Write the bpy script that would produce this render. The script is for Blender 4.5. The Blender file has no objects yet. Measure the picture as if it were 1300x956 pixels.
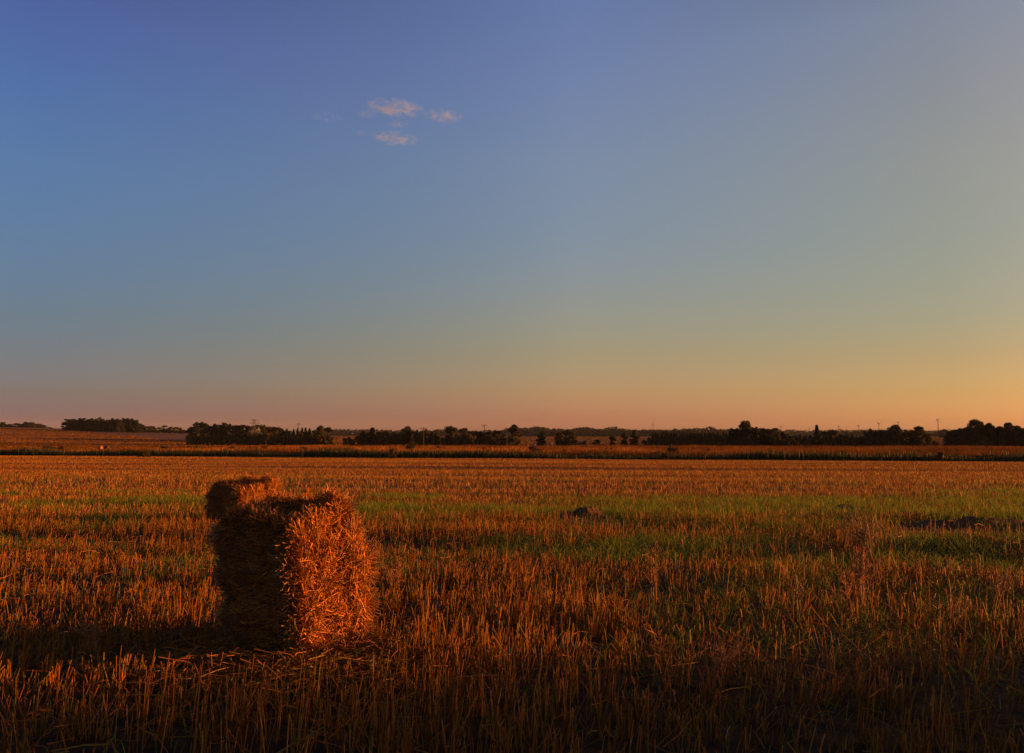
import bpy, bmesh, math, random
import numpy as np
from math import radians, sin, cos, pi

# ------------------------------------------------------------------ camera
S = bpy.context.scene
COL = S.collection
CAM_H = 1.3
FPX = 1011.0                       # focal length in photograph pixels (1300 wide)
HORIZON = 550.0
cd = bpy.data.cameras.new("camera")
cam = bpy.data.objects.new("camera", cd)
COL.objects.link(cam)
cd.sensor_width = 36.0
cd.lens = 28.0
cd.clip_start = 0.05
cd.clip_end = 30000.0
cam.location = (0, 0, CAM_H)
PITCH = math.atan((HORIZON - 478.0) / FPX)
cam.rotation_euler = (radians(90) + PITCH, 0, 0)
S.camera = cam

# ------------------------------------------------------------------ sky and sun
SUN_EL = 5.0
SUN_AZ = 80.0                      # clockwise from the view direction (+Y)
w = bpy.data.worlds.new("World")
S.world = w
w.use_nodes = True
nt = w.node_tree
nt.nodes.clear()
out = nt.nodes.new("ShaderNodeOutputWorld")
bg = nt.nodes.new("ShaderNodeBackground")
sky = nt.nodes.new("ShaderNodeTexSky")
sky.sky_type = 'NISHITA'
sky.sun_disc = False
sky.sun_elevation = radians(SUN_EL)
sky.sun_rotation = radians(SUN_AZ)
sky.air_density = 1.0
sky.dust_density = 1.3
sky.ozone_density = 4.5
bg.inputs['Strength'].default_value = 0.085
# the evening sky warms and pales towards the sun: tint the sky by elevation and azimuth
TINT = {'left': [(0.0084, (1.820, 1.212, 2.143)), (0.042, (1.717, 1.027, 1.105)), (0.0841, (1.762, 0.976, 0.863)), (0.1259, (1.825, 1.024, 0.833)), (0.2079, (2.069, 1.235, 1.058)), (0.2866, (2.254, 1.378, 1.255)), (0.3606, (2.224, 1.343, 1.384)), (0.429, (2.34, 1.203, 1.387))],
        'mid': [(0.0098, (3.619, 1.533, 1.436)), (0.0492, (3.574, 1.427, 0.761)), (0.0983, (3.595, 1.43, 0.664)), (0.1471, (3.768, 1.54, 0.801)), (0.2422, (4.016, 1.779, 1.125)), (0.332, (4.59, 2.006, 1.329)), (0.4147, (4.593, 2.027, 1.562)), (0.4893, (4.332, 1.992, 1.67))],
        'right': [(0.0086, (3.229, 1.65, 0.957)), (0.0431, (2.65, 1.271, 0.575)), (0.0863, (2.607, 1.125, 0.487)), (0.1292, (2.607, 1.196, 0.556)), (0.2133, (3.081, 1.376, 0.646)), (0.2937, (3.812, 1.563, 0.734)), (0.3691, (4.149, 1.671, 0.863)), (0.4386, (4.242, 1.769, 1.025))]}
#TINTDATA
def world_tint():
    N = nt.nodes; L = nt.links
    tc = N.new('ShaderNodeTexCoord'); sp = N.new('ShaderNodeSeparateXYZ')
    L.new(tc.outputs['Generated'], sp.inputs[0])
    def math(op, a, b=None):
        m = N.new('ShaderNodeMath'); m.operation = op
        for i, v in enumerate((a, b)):
            if v is None: continue
            if isinstance(v, (int, float)): m.inputs[i].default_value = v
            else: L.new(v, m.inputs[i])
        return m.outputs[0]
    hor = math('SQRT', math('ADD', math('MULTIPLY', sp.outputs['X'], sp.outputs['X']), math('MULTIPLY', sp.outputs['Y'], sp.outputs['Y'])))
    saz = math('DIVIDE', sp.outputs['X'], math('MAXIMUM', hor, 0.001))
    ramps = []
    for key in ('left', 'mid', 'right'):
        rp = N.new('ShaderNodeValToRGB'); cr = rp.color_ramp
        pts = TINT[key]
        pts = pts + [(0.62, tuple(0.45 * v for v in pts[-1][1]))]      # the sky deepens overhead
        for i, (z, c) in enumerate(pts):
            e = cr.elements[i] if i < 2 else cr.elements.new(min(1.0, z * 1.5))
            if i < 2: e.position = min(1.0, z * 1.5)
            e.color = (*c, 1)
        L.new(math('MULTIPLY', sp.outputs['Z'], 1.5), rp.inputs[0])
        ramps.append(rp.outputs[0])
    def mix(f0, f1, a, b):
        mr = N.new('ShaderNodeMapRange'); mr.inputs[1].default_value = f0; mr.inputs[2].default_value = f1
        L.new(saz, mr.inputs[0])
        m = N.new('ShaderNodeMix'); m.data_type = 'RGBA'; L.new(mr.outputs[0], m.inputs[0]); L.new(a, m.inputs[6]); L.new(b, m.inputs[7])
        return m.outputs[2]
    c = mix(-0.52, 0.08, ramps[0], ramps[1])
    c = mix(0.08, 0.48, c, ramps[2])
    mu = N.new('ShaderNodeMix'); mu.data_type = 'RGBA'; mu.blend_type = 'MULTIPLY'; mu.inputs[0].default_value = 1.0
    L.new(sky.outputs[0], mu.inputs[6]); L.new(c, mu.inputs[7])
    L.new(mu.outputs[2], bg.inputs['Color'])
if TINT: world_tint()
else: nt.links.new(sky.outputs[0], bg.inputs['Color'])
nt.links.new(bg.outputs[0], out.inputs['Surface'])

sd = bpy.data.lights.new("sun", 'SUN')
sd.energy = 5.0
sd.angle = radians(0.5)
sd.color = (1.0, 0.355, 0.055)
sun = bpy.data.objects.new("sun", sd)
COL.objects.link(sun)
sun.location = (40, 15, 20)
sun.rotation_euler = (radians(90 - SUN_EL), 0, radians(180 - SUN_AZ) )
S.view_settings.view_transform = 'Standard'
S.view_settings.look = 'None'
S.view_settings.exposure = 1.1
S.view_settings.gamma = 1.0
S.render.engine = 'CYCLES'
S.cycles.volume_bounces = 0
S.cycles.max_bounces = 6
S.cycles.transparent_max_bounces = 8

rng = np.random.default_rng(7)
random.seed(7)

# ------------------------------------------------------------------ helpers
def tag(o, label=None, cat=None, group=None, kind=None):
    if label: o['label'] = label
    if cat: o['category'] = cat
    if group: o['group'] = group
    if kind: o['kind'] = kind
    return o

def empty(name, loc=(0, 0, 0), rz=0.0):
    o = bpy.data.objects.new(name, None)
    COL.objects.link(o)
    o.empty_display_size = 0.2
    o.location = loc
    o.rotation_euler = (0, 0, rz)
    return o

def np_mesh(name, verts, faces_flat, loop_totals, mat=None, cols=None, smooth=False):
    """verts (n,3); faces_flat flat index array; loop_totals face sizes; cols (n,3)"""
    me = bpy.data.meshes.new(name)
    verts = np.asarray(verts, dtype=np.float32)
    faces_flat = np.asarray(faces_flat, dtype=np.int32)
    loop_totals = np.asarray(loop_totals, dtype=np.int32)
    me.vertices.add(len(verts))
    me.vertices.foreach_set('co', verts.ravel())
    me.loops.add(len(faces_flat))
    me.loops.foreach_set('vertex_index', faces_flat)
    me.polygons.add(len(loop_totals))
    starts = np.concatenate([[0], np.cumsum(loop_totals)[:-1]]).astype(np.int32)
    me.polygons.foreach_set('loop_start', starts)
    me.polygons.foreach_set('loop_total', loop_totals)
    if smooth:
        me.polygons.foreach_set('use_smooth', np.ones(len(loop_totals), dtype=bool))
    me.update(calc_edges=True)
    if cols is not None:
        a = me.color_attributes.new('tint', 'FLOAT_COLOR', 'POINT')
        c = np.ones((len(verts), 4), dtype=np.float32)
        c[:, :3] = cols
        a.data.foreach_set('color', c.ravel())
    if mat: me.materials.append(mat)
    return me

def link(name, me, parent=None):
    o = bpy.data.objects.new(name, me)
    COL.objects.link(o)
    if parent: o.parent = parent
    return o

def copy_tree(o, parent=None):
    c = o.copy()
    COL.objects.link(c)
    if parent: c.parent = parent
    for ch in list(o.children):
        copy_tree(ch, c)
    return c

class Geo:
    """collects vertex / face arrays"""
    def __init__(self):
        self.v = []; self.f = []; self.t = []; self.c = []; self.n = 0
    def add(self, v, f, t, c):
        v = np.asarray(v, dtype=np.float32).reshape(-1, 3)
        self.v.append(v); self.f.append(np.asarray(f).ravel() + self.n)
        self.t.append(np.asarray(t).ravel())
        self.c.append(np.broadcast_to(np.asarray(c, dtype=np.float32), v.shape))
        self.n += len(v)
    def mesh(self, name, mat, smooth=False):
        return np_mesh(name, np.concatenate(self.v), np.concatenate(self.f),
                       np.concatenate(self.t), mat, np.concatenate(self.c), smooth)

# cheap smooth 2-D value noise
_perm = np.random.default_rng(3).random((256, 256))
def vnoise(x, y):
    x = np.asarray(x, dtype=float); y = np.asarray(y, dtype=float)
    xi = np.floor(x).astype(int); yi = np.floor(y).astype(int)
    fx = x - xi; fy = y - yi
    fx = fx * fx * (3 - 2 * fx); fy = fy * fy * (3 - 2 * fy)
    g = lambda a, b: _perm[a & 255, b & 255]
    return ((g(xi, yi) * (1 - fx) + g(xi + 1, yi) * fx) * (1 - fy)
            + (g(xi, yi + 1) * (1 - fx) + g(xi + 1, yi + 1) * fx) * fy)
def fnoise(x, y, o=3):
    s = 0; a = 0.5; t = 0
    for k in range(o):
        s = s + a * vnoise(x * 2 ** k + 17 * k, y * 2 ** k + 31 * k); t += a; a *= 0.5
    return s / t
def sstep(t):
    t = np.clip(t, 0, 1); return t * t * (3 - 2 * t)

# ------------------------------------------------------------------ terrain
def ditch_y(x):
    return np.clip(133 - 0.2 * np.asarray(x, float), 60, 230)
def gz(x, y):
    x = np.asarray(x, float); y = np.asarray(y, float)
    yd = ditch_y(x)
    r = y - 12
    soft = 0.5 * (r + np.sqrt(r * r + 20))           # smooth start of the slope
    t = np.clip(soft / (yd - 12), 0, 1)
    z = -3.0 * t
    z = z - 1.0 * sstep((y - 150) / 160)              # on down to the tree line
    d = y - yd
    z = z - 0.7 * np.exp(-((d - 2.0) / 1.4) ** 2) + 0.35 * np.exp(-((d - 7) / 4.0) ** 2)
    hill = 0.032 * np.clip(0.5 * ((-x - 110) + np.sqrt((-x - 110) ** 2 + 900)), 0, 330)
    z = z + hill * sstep((y - 190) / 420) * (1 - sstep((y - 700) / 600))
    near = np.exp(-(y / 30) ** 2)
    z = z + (fnoise(x * 0.9 + 5, y * 0.9) - 0.5) * 0.07 * near
    rr_ = y + 0.10 * x + 0.25 * np.sin(x * 0.5)           # furrow and low bank added to throw a dark band of shade
    amp_ = 0.3 + 0.55 * sstep((fnoise(x * 0.35 + 2, y * 0.1, 2) - 0.35) / 0.3) * (0.55 + 0.45 * sstep((x + 1) / 3))
    z = z + amp_ * 0.09 * np.exp(-((rr_ - 10.0) / 0.6) ** 2) - amp_ * 0.09 * np.exp(-((rr_ - 9.0) / 0.55) ** 2)
    mid = sstep((y - 10) / 20) * (1 - sstep((y - 120) / 60))
    z = z + (vnoise(x * 0.03, (y + 0.2 * x) * 0.22 + 9) - 0.5) * 0.22 * mid
    return z
def P(px, y):                       # world X of photograph column px at depth y
    return (px - 650.0) / FPX * y

# ------------------------------------------------------------------ materials
def newmat(name):
    m = bpy.data.materials.new(name)
    m.use_nodes = True
    m.node_tree.nodes.clear()
    return m, m.node_tree.nodes, m.node_tree.links

def plant_mat(name, trans=0.3, rough=0.7, bright=1.0, spec=0.25, noise=0.0):
    m, N, L = newmat(name)
    o = N.new('ShaderNodeOutputMaterial')
    at = N.new('ShaderNodeAttribute'); at.attribute_name = 'tint'
    src = at.outputs['Color']
    if noise:
        tc = N.new('ShaderNodeTexCoord'); nz = N.new('ShaderNodeTexNoise')
        nz.inputs['Scale'].default_value = noise
        nz.inputs['Detail'].default_value = 3
        L.new(tc.outputs['Object'], nz.inputs['Vector'])
        mr = N.new('ShaderNodeMapRange'); mr.inputs[1].default_value = 0.3; mr.inputs[2].default_value = 0.7
        mr.inputs[3].default_value = 0.6; mr.inputs[4].default_value = 1.35
        L.new(nz.outputs['Fac'], mr.inputs[0])
        mx = N.new('ShaderNodeVectorMath'); mx.operation = 'SCALE'
        L.new(src, mx.inputs[0]); L.new(mr.outputs[0], mx.inputs['Scale'])
        src = mx.outputs[0]
    p = N.new('ShaderNodeBsdfPrincipled')
    p.inputs['Roughness'].default_value = rough
    p.inputs['Specular IOR Level'].default_value = spec
    L.new(src, p.inputs['Base Color'])
    if trans > 0:
        t = N.new('ShaderNodeBsdfTranslucent'); L.new(src, t.inputs['Color'])
        mx = N.new('ShaderNodeMixShader'); mx.inputs[0].default_value = trans
        L.new(p.outputs[0], mx.inputs[1]); L.new(t.outputs[0], mx.inputs[2])
        L.new(mx.outputs[0], o.inputs['Surface'])
    else:
        L.new(p.outputs[0], o.inputs['Surface'])
    return m

M_straw = plant_mat('dry_straw', 0.25, 0.6, spec=0.22)
M_far = plant_mat('dry_grass', 0.15, 0.9, spec=0.0)
M_grass = plant_mat('green_grass', 0.4, 0.6)
M_leaf = plant_mat('leaves', 0.2, 0.7, spec=0.15)
M_bark = plant_mat('bark', 0.0, 0.9, spec=0.1, noise=3.0)
M_bale = plant_mat('bale_straw', 0.15, 0.55, spec=0.3)
M_soil = plant_mat('dark_soil', 0.0, 0.95, spec=0.1, noise=25.0)
M_plain = plant_mat('weathered_paint', 0.0, 0.6, spec=0.3, noise=2.0)

def ground_mat():
    m, N, L = newmat('stubble_ground')
    o = N.new('ShaderNodeOutputMaterial')
    p = N.new('ShaderNodeBsdfPrincipled')
    p.inputs['Roughness'].default_value = 0.95
    p.inputs['Specular IOR Level'].default_value = 0.1
    tc = N.new('ShaderNodeTexCoord')
    mp = N.new('ShaderNodeMapping')
    mp.inputs['Scale'].default_value = (0.05, 0.7, 1)
    mp.inputs['Rotation'].default_value = (0, 0, radians(11.3))
    L.new(tc.outputs['Object'], mp.inputs['Vector'])
    n1 = N.new('ShaderNodeTexNoise'); n1.inputs['Scale'].default_value = 1.0; n1.inputs['Detail'].default_value = 4
    L.new(mp.outputs[0], n1.inputs['Vector'])
    n2 = N.new('ShaderNodeTexNoise'); n2.inputs['Scale'].default_value = 9.0; n2.inputs['Detail'].default_value = 8
    L.new(tc.outputs['Object'], n2.inputs['Vector'])
    n3 = N.new('ShaderNodeTexNoise'); n3.inputs['Scale'].default_value = 0.012; n3.inputs['Detail'].default_value = 3
    L.new(tc.outputs['Object'], n3.inputs['Vector'])
    r1 = N.new('ShaderNodeValToRGB')
    r1.color_ramp.elements[0].position = 0.3; r1.color_ramp.elements[0].color = (0.018, 0.011, 0.006, 1)
    r1.color_ramp.elements[1].position = 0.72; r1.color_ramp.elements[1].color = (0.085, 0.040, 0.014, 1)
    L.new(n2.outputs['Fac'], r1.inputs[0])
    r2 = N.new('ShaderNodeValToRGB')
    r2.color_ramp.elements[0].position = 0.35; r2.color_ramp.elements[0].color = (0.075, 0.030, 0.006, 1)
    r2.color_ramp.elements[1].position = 0.65; r2.color_ramp.elements[1].color = (0.21, 0.072, 0.010, 1)
    L.new(n1.outputs['Fac'], r2.inputs[0])
    sp = N.new('ShaderNodeSeparateXYZ'); L.new(tc.outputs['Object'], sp.inputs[0])
    mr = N.new('ShaderNodeMapRange'); mr.inputs[1].default_value = 15; mr.inputs[2].default_value = 60
    L.new(sp.outputs['Y'], mr.inputs[0])
    mx = N.new('ShaderNodeMix'); mx.data_type = 'RGBA'
    L.new(mr.outputs[0], mx.inputs[0]); L.new(r1.outputs[0], mx.inputs[6]); L.new(r2.outputs[0], mx.inputs[7])
    r3 = N.new('ShaderNodeValToRGB')
    r3.color_ramp.elements[0].position = 0.4; r3.color_ramp.elements[0].color = (0.10, 0.055, 0.03, 1)
    r3.color_ramp.elements[1].position = 0.6; r3.color_ramp.elements[1].color = (0.17, 0.08, 0.035, 1)
    L.new(n3.outputs['Fac'], r3.inputs[0])
    mr2 = N.new('ShaderNodeMapRange'); mr2.inputs[1].default_value = 140; mr2.inputs[2].default_value = 260
    L.new(sp.outputs['Y'], mr2.inputs[0])
    mx2 = N.new('ShaderNodeMix'); mx2.data_type = 'RGBA'
    L.new(mr2.outputs[0], mx2.inputs[0]); L.new(mx.outputs[2], mx2.inputs[6]); L.new(r3.outputs[0], mx2.inputs[7])
    L.new(mx2.outputs[2], p.inputs['Base Color'])
    b = N.new('ShaderNodeBump'); b.inputs['Strength'].default_value = 0.9; b.inputs['Distance'].default_value = 0.05
    L.new(n2.outputs['Fac'], b.inputs['Height']); L.new(b.outputs[0], p.inputs['Normal'])
    L.new(p.outputs[0], o.inputs['Surface'])
    return m

# ------------------------------------------------------------------ ground sheet
def build_ground():
    rad = np.concatenate([np.geomspace(0.4, 30, 110)[:-1], np.arange(30, 110, 2.0), np.arange(110, 190, 1.0),
                          np.geomspace(190, 800, 70), np.geomspace(830, 12000, 30)])
    a1 = np.radians(np.arange(-50, 50.01, 0.4))
    a2 = np.radians(np.arange(54, 306.1, 4.0))
    ang = np.concatenate([a1, a2])
    na, nr = len(ang), len(rad)
    R, A = np.meshgrid(rad, ang, indexing='ij')
    X = R * np.sin(A); Y = R * np.cos(A)
    Z = gz(X, Y)
    v = np.stack([X, Y, Z], -1).reshape(-1, 3)
    v = np.vstack([v, [[0, 0, float(gz(0, 0))]]])
    i, j = np.meshgrid(np.arange(nr - 1), np.arange(na), indexing='ij')
    j2 = (j + 1) % na
    q = np.stack([i * na + j, i * na + j2, (i + 1) * na + j2, (i + 1) * na + j], -1).reshape(-1, 4)[:, ::-1]
    c = len(v) - 1
    jj = np.arange(na)
    tri = np.stack([np.full(na, c), (jj + 1) % na, jj], -1)
    f = np.concatenate([q.ravel(), tri.ravel()])
    t = np.concatenate([np.full(len(q), 4), np.full(na, 3)])
    me = np_mesh('ground', v, f, t, ground_mat(), smooth=True)
    o = link('ground', me)
    tag(o, 'wide stubble field rolling away to the tree line and the low hill', 'ground', kind='structure')
build_ground()

# ------------------------------------------------------------------ blades
def stalks(g, base, h, wdt, lean, col, sides=3, taper=0.8, segs=2, curve=0.0, tipcol=None):
    """upright thin prisms. base (n,3), h,wdt (n,), lean (n,2) horizontal offset at the tip"""
    n = len(base)
    yaw = rng.random(n) * 2 * pi
    V = []
    for s in range(segs + 1):
        t = s / segs
        off = lean * (t + curve * t * t)[..., None] if np.ndim(t) else lean * (t + curve * t * t)
        cx = base[:, 0] + off[:, 0]; cy = base[:, 1] + off[:, 1]
        cz = base[:, 2] + h * t * (1 - 0.25 * curve * t)
        r = wdt * 0.5 * (1 - (1 - taper) * t)
        for k in range(sides):
            a = yaw + k * 2 * pi / sides
            V.append(np.stack([cx + np.cos(a) * r, cy + np.sin(a) * r, cz], -1))
    V = np.stack(V, 1)                        # n, (segs+1)*sides, 3
    m = (segs + 1) * sides
    F = []
    for s in range(segs):
        for k in range(sides):
            if sides == 2 and k == 1: continue
            k2 = (k + 1) % sides
            F.append([s * sides + k, s * sides + k2, (s + 1) * sides + k2, (s + 1) * sides + k])
    F = np.array(F)
    idx = (F[None] + (np.arange(n) * m)[:, None, None]).reshape(-1)
    C = np.repeat(col[:, None, :], m, 1).reshape(-1, 3)
    g.add(V.reshape(-1, 3), idx, np.full(n * len(F), 4), C)

def tubes(g, p0, p1, p2, wdt, col, sides=3):
    """thin bent tubes through three points"""
    n = len(p0)
    pts = [p0, p1, p2]
    d = p2 - p0
    d /= np.linalg.norm(d, axis=1, keepdims=True) + 1e-9
    up = np.where(np.abs(d[:, 2:3]) > 0.9, np.array([[1., 0, 0]]), np.array([[0, 0, 1.]]))
    s = np.cross(d, up); s /= np.linalg.norm(s, axis=1, keepdims=True) + 1e-9
    u = np.cross(s, d)
    ph = rng.random(n) * 2 * pi
    V = []
    for i, p in enumerate(pts):
        for k in range(sides):
            a = ph + 2 * pi * k / sides
            r = wdt * 0.5
            V.append(p + s * (np.cos(a) * r)[:, None] + u * (np.sin(a) * r)[:, None])
    V = np.stack(V, 1); m = 3 * sides
    F = []
    for q in range(2):
        for k in range(sides):
            k2 = (k + 1) % sides
            F.append([q * sides + k, q * sides + k2, (q + 1) * sides + k2, (q + 1) * sides + k])
    F = np.array(F)
    idx = (F[None] + (np.arange(n) * m)[:, None, None]).reshape(-1)
    C = np.repeat(col[:, None, :], m, 1).reshape(-1, 3)
    g.add(V.reshape(-1, 3), idx, np.full(n * len(F), 4), C)

def strawcol(n, dark=0.55):
    a = np.array([0.54, 0.205, 0.024]); b = np.array([0.21, 0.062, 0.009]); c = np.array([0.30, 0.18, 0.022])
    t = rng.random((n, 1)); k = rng.random((n, 1))
    col = a * t + b * (1 - t)
    col = np.where(k < 0.25, c, col)
    return col * (0.6 + 0.6 * rng.random((n, 1)))
def greencol(n):
    a = np.array([0.095, 0.165, 0.010]); b = np.array([0.25, 0.27, 0.018])
    t = rng.random((n, 1))
    return (a * t + b * (1 - t)) * (0.6 + 0.6 * rng.random((n, 1)))

TANW = 0.78                                  # half-width of the planted wedge
def wedge(n, y0, y1, p=1.0):
    """random ground points in the wedge before the camera; p: density falls as y^-p"""
    y = []
    tot = 0
    e = 2.0 - p
    u = rng.random(n)
    if abs(e) < 1e-6: y = y0 * (y1 / y0) ** u
    else: y = (y0 ** e + u * (y1 ** e - y0 ** e)) ** (1 / e)
    x = (rng.random(n) * 2 - 1) * (TANW * y + 0.8)
    return x, y

MOUNDS = [(741, 12.9, 1.15, 0.7), (1068, 14.4, 0.9, 0.6), (1240, 11.7, 3.2, 1.0), (1330, 11.3, 2.0, 0.9)]
def cleared(x, y):
    k = np.zeros(len(x), bool)
    for (px, my, L, W) in MOUNDS:
        mx = P(px, my)
        k |= (((x - mx) / (L / 2)) ** 2 + ((y - my + W * 0.55) / W) ** 2 < 1.0 + 0.5 * (vnoise(x * 6, y * 6) - 0.5))
    return k
def trampled(x, y):
    # stubble pressed down round the foot of the front bale, as left when it was stood up
    d = np.hypot((x + 1.22) / 0.62, (y - 4.45) / 0.42)
    return np.clip(1.25 - d, 0, 1)
def greenness(x, y):
    """where green regrowth dominates, 0..1: strips across the field and patches"""
    r = y + 0.10 * x                         # strips run across, slightly oblique
    wob = (fnoise(x * 0.25 + 3, y * 0.3, 2) - 0.5)
    s1 = np.exp(-((r - 13.8 + 1.4 * wob) / 1.0) ** 2) * (0.15 + 0.85 * sstep((x + 5.0) / 3)) * (0.75 + 0.8 * vnoise(x * 0.6, y * 2.5))
    s2 = np.exp(-((r - 9.2 + 1.0 * wob) / 1.0) ** 2) * sstep((x + 2.2) / 2.5) * (0.5 + 0.9 * vnoise(x * 0.7 + 8, y * 2.5))
    s2b = np.exp(-((r - 9.1 + wob) / 0.55) ** 2) * 0.4 * (x < 0)
    s3 = np.exp(-((r - 30) / 2.5) ** 2) * 0.30
    pt = sstep((fnoise(x * 0.45 + 40, y * 0.5 + 11, 3) - 0.52) / 0.12) * 0.45 * sstep((y - 4) / 3) * (1 - sstep((y - 25) / 20))
    rt = sstep((x + 0.6) / 2.5) * sstep((y - 3.4) / 2.0) * (1 - sstep((y - 16) / 3)) * 0.42
    clump = 0.45 + 1.1 * sstep((fnoise(x * 1.6 + 9, y * 1.9, 3) - 0.32) / 0.3)
    return np.clip(np.maximum.reduce([s1, s2, s2b, s3, pt, rt]) * clump, 0, 1)

BALE1 = dict(o=(-1.209, 4.56), u=(-0.560, 0.4375), v=(0.345, 0.4416))
def in_bales(x, y):
    ox, oy = BALE1['o']
    U = np.array(BALE1['u']); V = np.array(BALE1['v'])
    dx = x - ox; dy = y - oy
    lu = np.linalg.norm(U); lv = np.linalg.norm(V)
    a = (dx * U[0] + dy * U[1]) / lu; b = (dx * V[0] + dy * V[1]) / lv
    k1 = (a > 0.04) & (a < lu - 0.04) & (b > 0.04) & (b < lv - 0.04)
    k2 = (np.hypot(x + 4.10, y - 12.3) < 0.40)
    return k1 | k2

def build_stubble():
    g = Geo()
    row = 0.24
    # near stalks
    npl = 24000
    x, y = wedge(npl, 2.2, 13, 0.35)
    til = 4
    # pull to drilled rows running across the field
    rr = (y + 0.10 * x)
    k = np.round(rr / row) * row
    y = y + (k - rr) * np.where(rng.random(npl) < 0.85, 0.82, 0.0) + rng.normal(0, 0.012, npl)
    ph = 0.75 + 0.5 * rng.random(npl)
    x = np.repeat(x, til) + rng.normal(0, 0.016, npl * til); y = np.repeat(y, til) + rng.normal(0, 0.012, npl * til)
    ph = np.repeat(ph, til); n = npl * til
    gr = greenness(x, y)
    dens = 0.35 + 0.65 * sstep((fnoise(x * 1.3, y * 2.2, 3) - 0.30) / 0.25)
    keep = (rng.random(n) < (1 - 0.96 * gr) * dens * (1 - 0.6 * trampled(x, y))) & ~in_bales(x, y) & ~(cleared(x, y) & (rng.random(n) < 0.85))
    x, y, ph = x[keep], y[keep], ph[keep]; n = len(x)
    hm = 0.45 + 1.0 * fnoise(x * 0.9 + 7, y * 1.1, 3)
    rk = y + 0.10 * x
    for tr in (6.5, 8.1, 11.4, 12.6):                    # wheel tracks with pressed-down straw
        hm = hm * (1 - 0.6 * np.exp(-((rk - tr - 0.15 * np.sin(x * 0.7)) / 0.18) ** 2))
    h = (0.07 + 0.11 * rng.random(n) + 0.08 * rng.random(n) ** 4) * hm * ph * (1 - 0.72 * trampled(x, y))
    h = np.where(rng.random(n) < 0.03, h * 1.5, h)
    lean = rng.normal(0, 0.018, (n, 2)) * (1 + 3.5 * (rng.random((n, 1)) < 0.12)) + np.array([0.008, 0])
    b = np.stack([x, y, gz(x, y) - 0.01], -1)
    stalks(g, b, h, 0.0028 + 0.0032 * rng.random(n) + 0.00012 * y, lean, strawcol(n), 3, 0.85, 2, 0.2)
    # middle distance
    n = 200000
    x, y = wedge(n, 12.5, 40, 1.0)
    rr = y + 0.2 * x
    gr = greenness(x, y)
    band = 0.35 + 0.65 * sstep((vnoise(x * 0.05, rr * 0.9) - 0.2) / 0.4)
    sw = 0.5 + 0.5 * np.sin((rr + 0.35 * vnoise(x * 0.15, rr * 0.2)) * 2 * pi / 1.05)
    band = band * (0.30 + 0.70 * sstep((sw - 0.15) / 0.35))
    keep = (rng.random(n) < (1 - 0.97 * gr) * band) & ~cleared(x, y)
    x, y = x[keep], y[keep]; n = len(x)
    h = (0.05 + 0.10 * rng.random(n)) * (0.75 + 0.5 * vnoise(x * 0.1, (y + 0.2 * x) * 1.1))
    b = np.stack([x, y, gz(x, y) - 0.01], -1)
    lean = rng.normal(0, 0.03, (n, 2))
    stalks(g, b, h, 0.005 + 0.0003 * y + 0.005 * rng.random(n), lean, strawcol(n), 2, 0.6, 1)
    # far part of the field, up to the ditch
    n = 800000
    x, y = wedge(n, 38, 165, 1.2)
    rr = y + 0.2 * x
    keep = (rr < 132 + rng.normal(0, 0.4, n))
    rowv = vnoise(x * 0.012, rr * 0.42)
    sw = 0.5 + 0.5 * np.sin((rr + 1.2 * vnoise(x * 0.04, rr * 0.1)) * 2 * pi / np.where(rr < 62, 2.1, 5.2))
    keep &= rng.random(n) < (0.40 + 0.60 * sstep((rowv - 0.25) / 0.4)) * (0.35 + 0.65 * sstep((sw - 0.12) / 0.35))
    x, y, rr = x[keep], y[keep], rr[keep]; n = len(x)
    h = (0.08 + 0.08 * rng.random(n)) * (0.45 + 1.0 * vnoise(x * 0.02 + 4, rr * 0.5))
    tint = 0.50 + 0.72 * vnoise(x * 0.015 + 20, rr * 0.25)
    b = np.stack([x, y, gz(x, y) - 0.01], -1)
    lean = rng.normal(0, 0.04, (n, 2))
    stalks(g, b, h, 0.0003 * y + 0.012 * rng.random(n), lean, strawcol(n) * tint[:, None], 2, 0.5, 1)
    o = link('stubble', g.mesh('stubble', M_straw))
    tag(o, 'rusty brown cut straw stubble standing across the whole field', 'stubble', kind='stuff')

def build_loose():
    g = Geo()
    n = 11000
    x, y = wedge(n, 2.3, 14, 0.5)
    q = 2600
    x[:q] = -1.2 + rng.normal(0, 0.42, q); y[:q] = 4.62 + rng.normal(0, 0.32, q)
    keep = ~in_bales(x, y) & (rng.random(n) < 0.4 + 0.9 * np.exp(-((x + 1.2) ** 2 + (y - 4.7) ** 2) / 1.6))
    x, y = x[keep], y[keep]; n = len(x)
    L = 0.08 + 0.22 * rng.random(n) ** 1.5
    a = rng.random(n) * pi * 2
    z0 = gz(x, y) + 0.005 + 0.09 * rng.random(n) ** 1.5
    el = rng.normal(0, 0.22, n)
    d = np.stack([np.cos(a) * np.cos(el), np.sin(a) * np.cos(el), np.sin(el)], -1)
    c = np.stack([x, y, z0], -1)
    p0 = c - d * L[:, None] / 2; p2 = c + d * L[:, None] / 2
    p0[:, 2] = np.maximum(p0[:, 2], gz(p0[:, 0], p0[:, 1]) + 0.004)
    p2[:, 2] = np.maximum(p2[:, 2], gz(p2[:, 0], p2[:, 1]) + 0.004)
    p1 = (p0 + p2) / 2 + rng.normal(0, 0.012, (n, 3))
    tubes(g, p0, p1, p2, 0.0035 + 0.004 * rng.random(n), strawcol(n) * 1.1)
    o = link('loose_straw', g.mesh('loose_straw', M_straw))
    tag(o, 'loose broken straw lying between the stubble rows', 'straw', kind='stuff')

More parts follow.
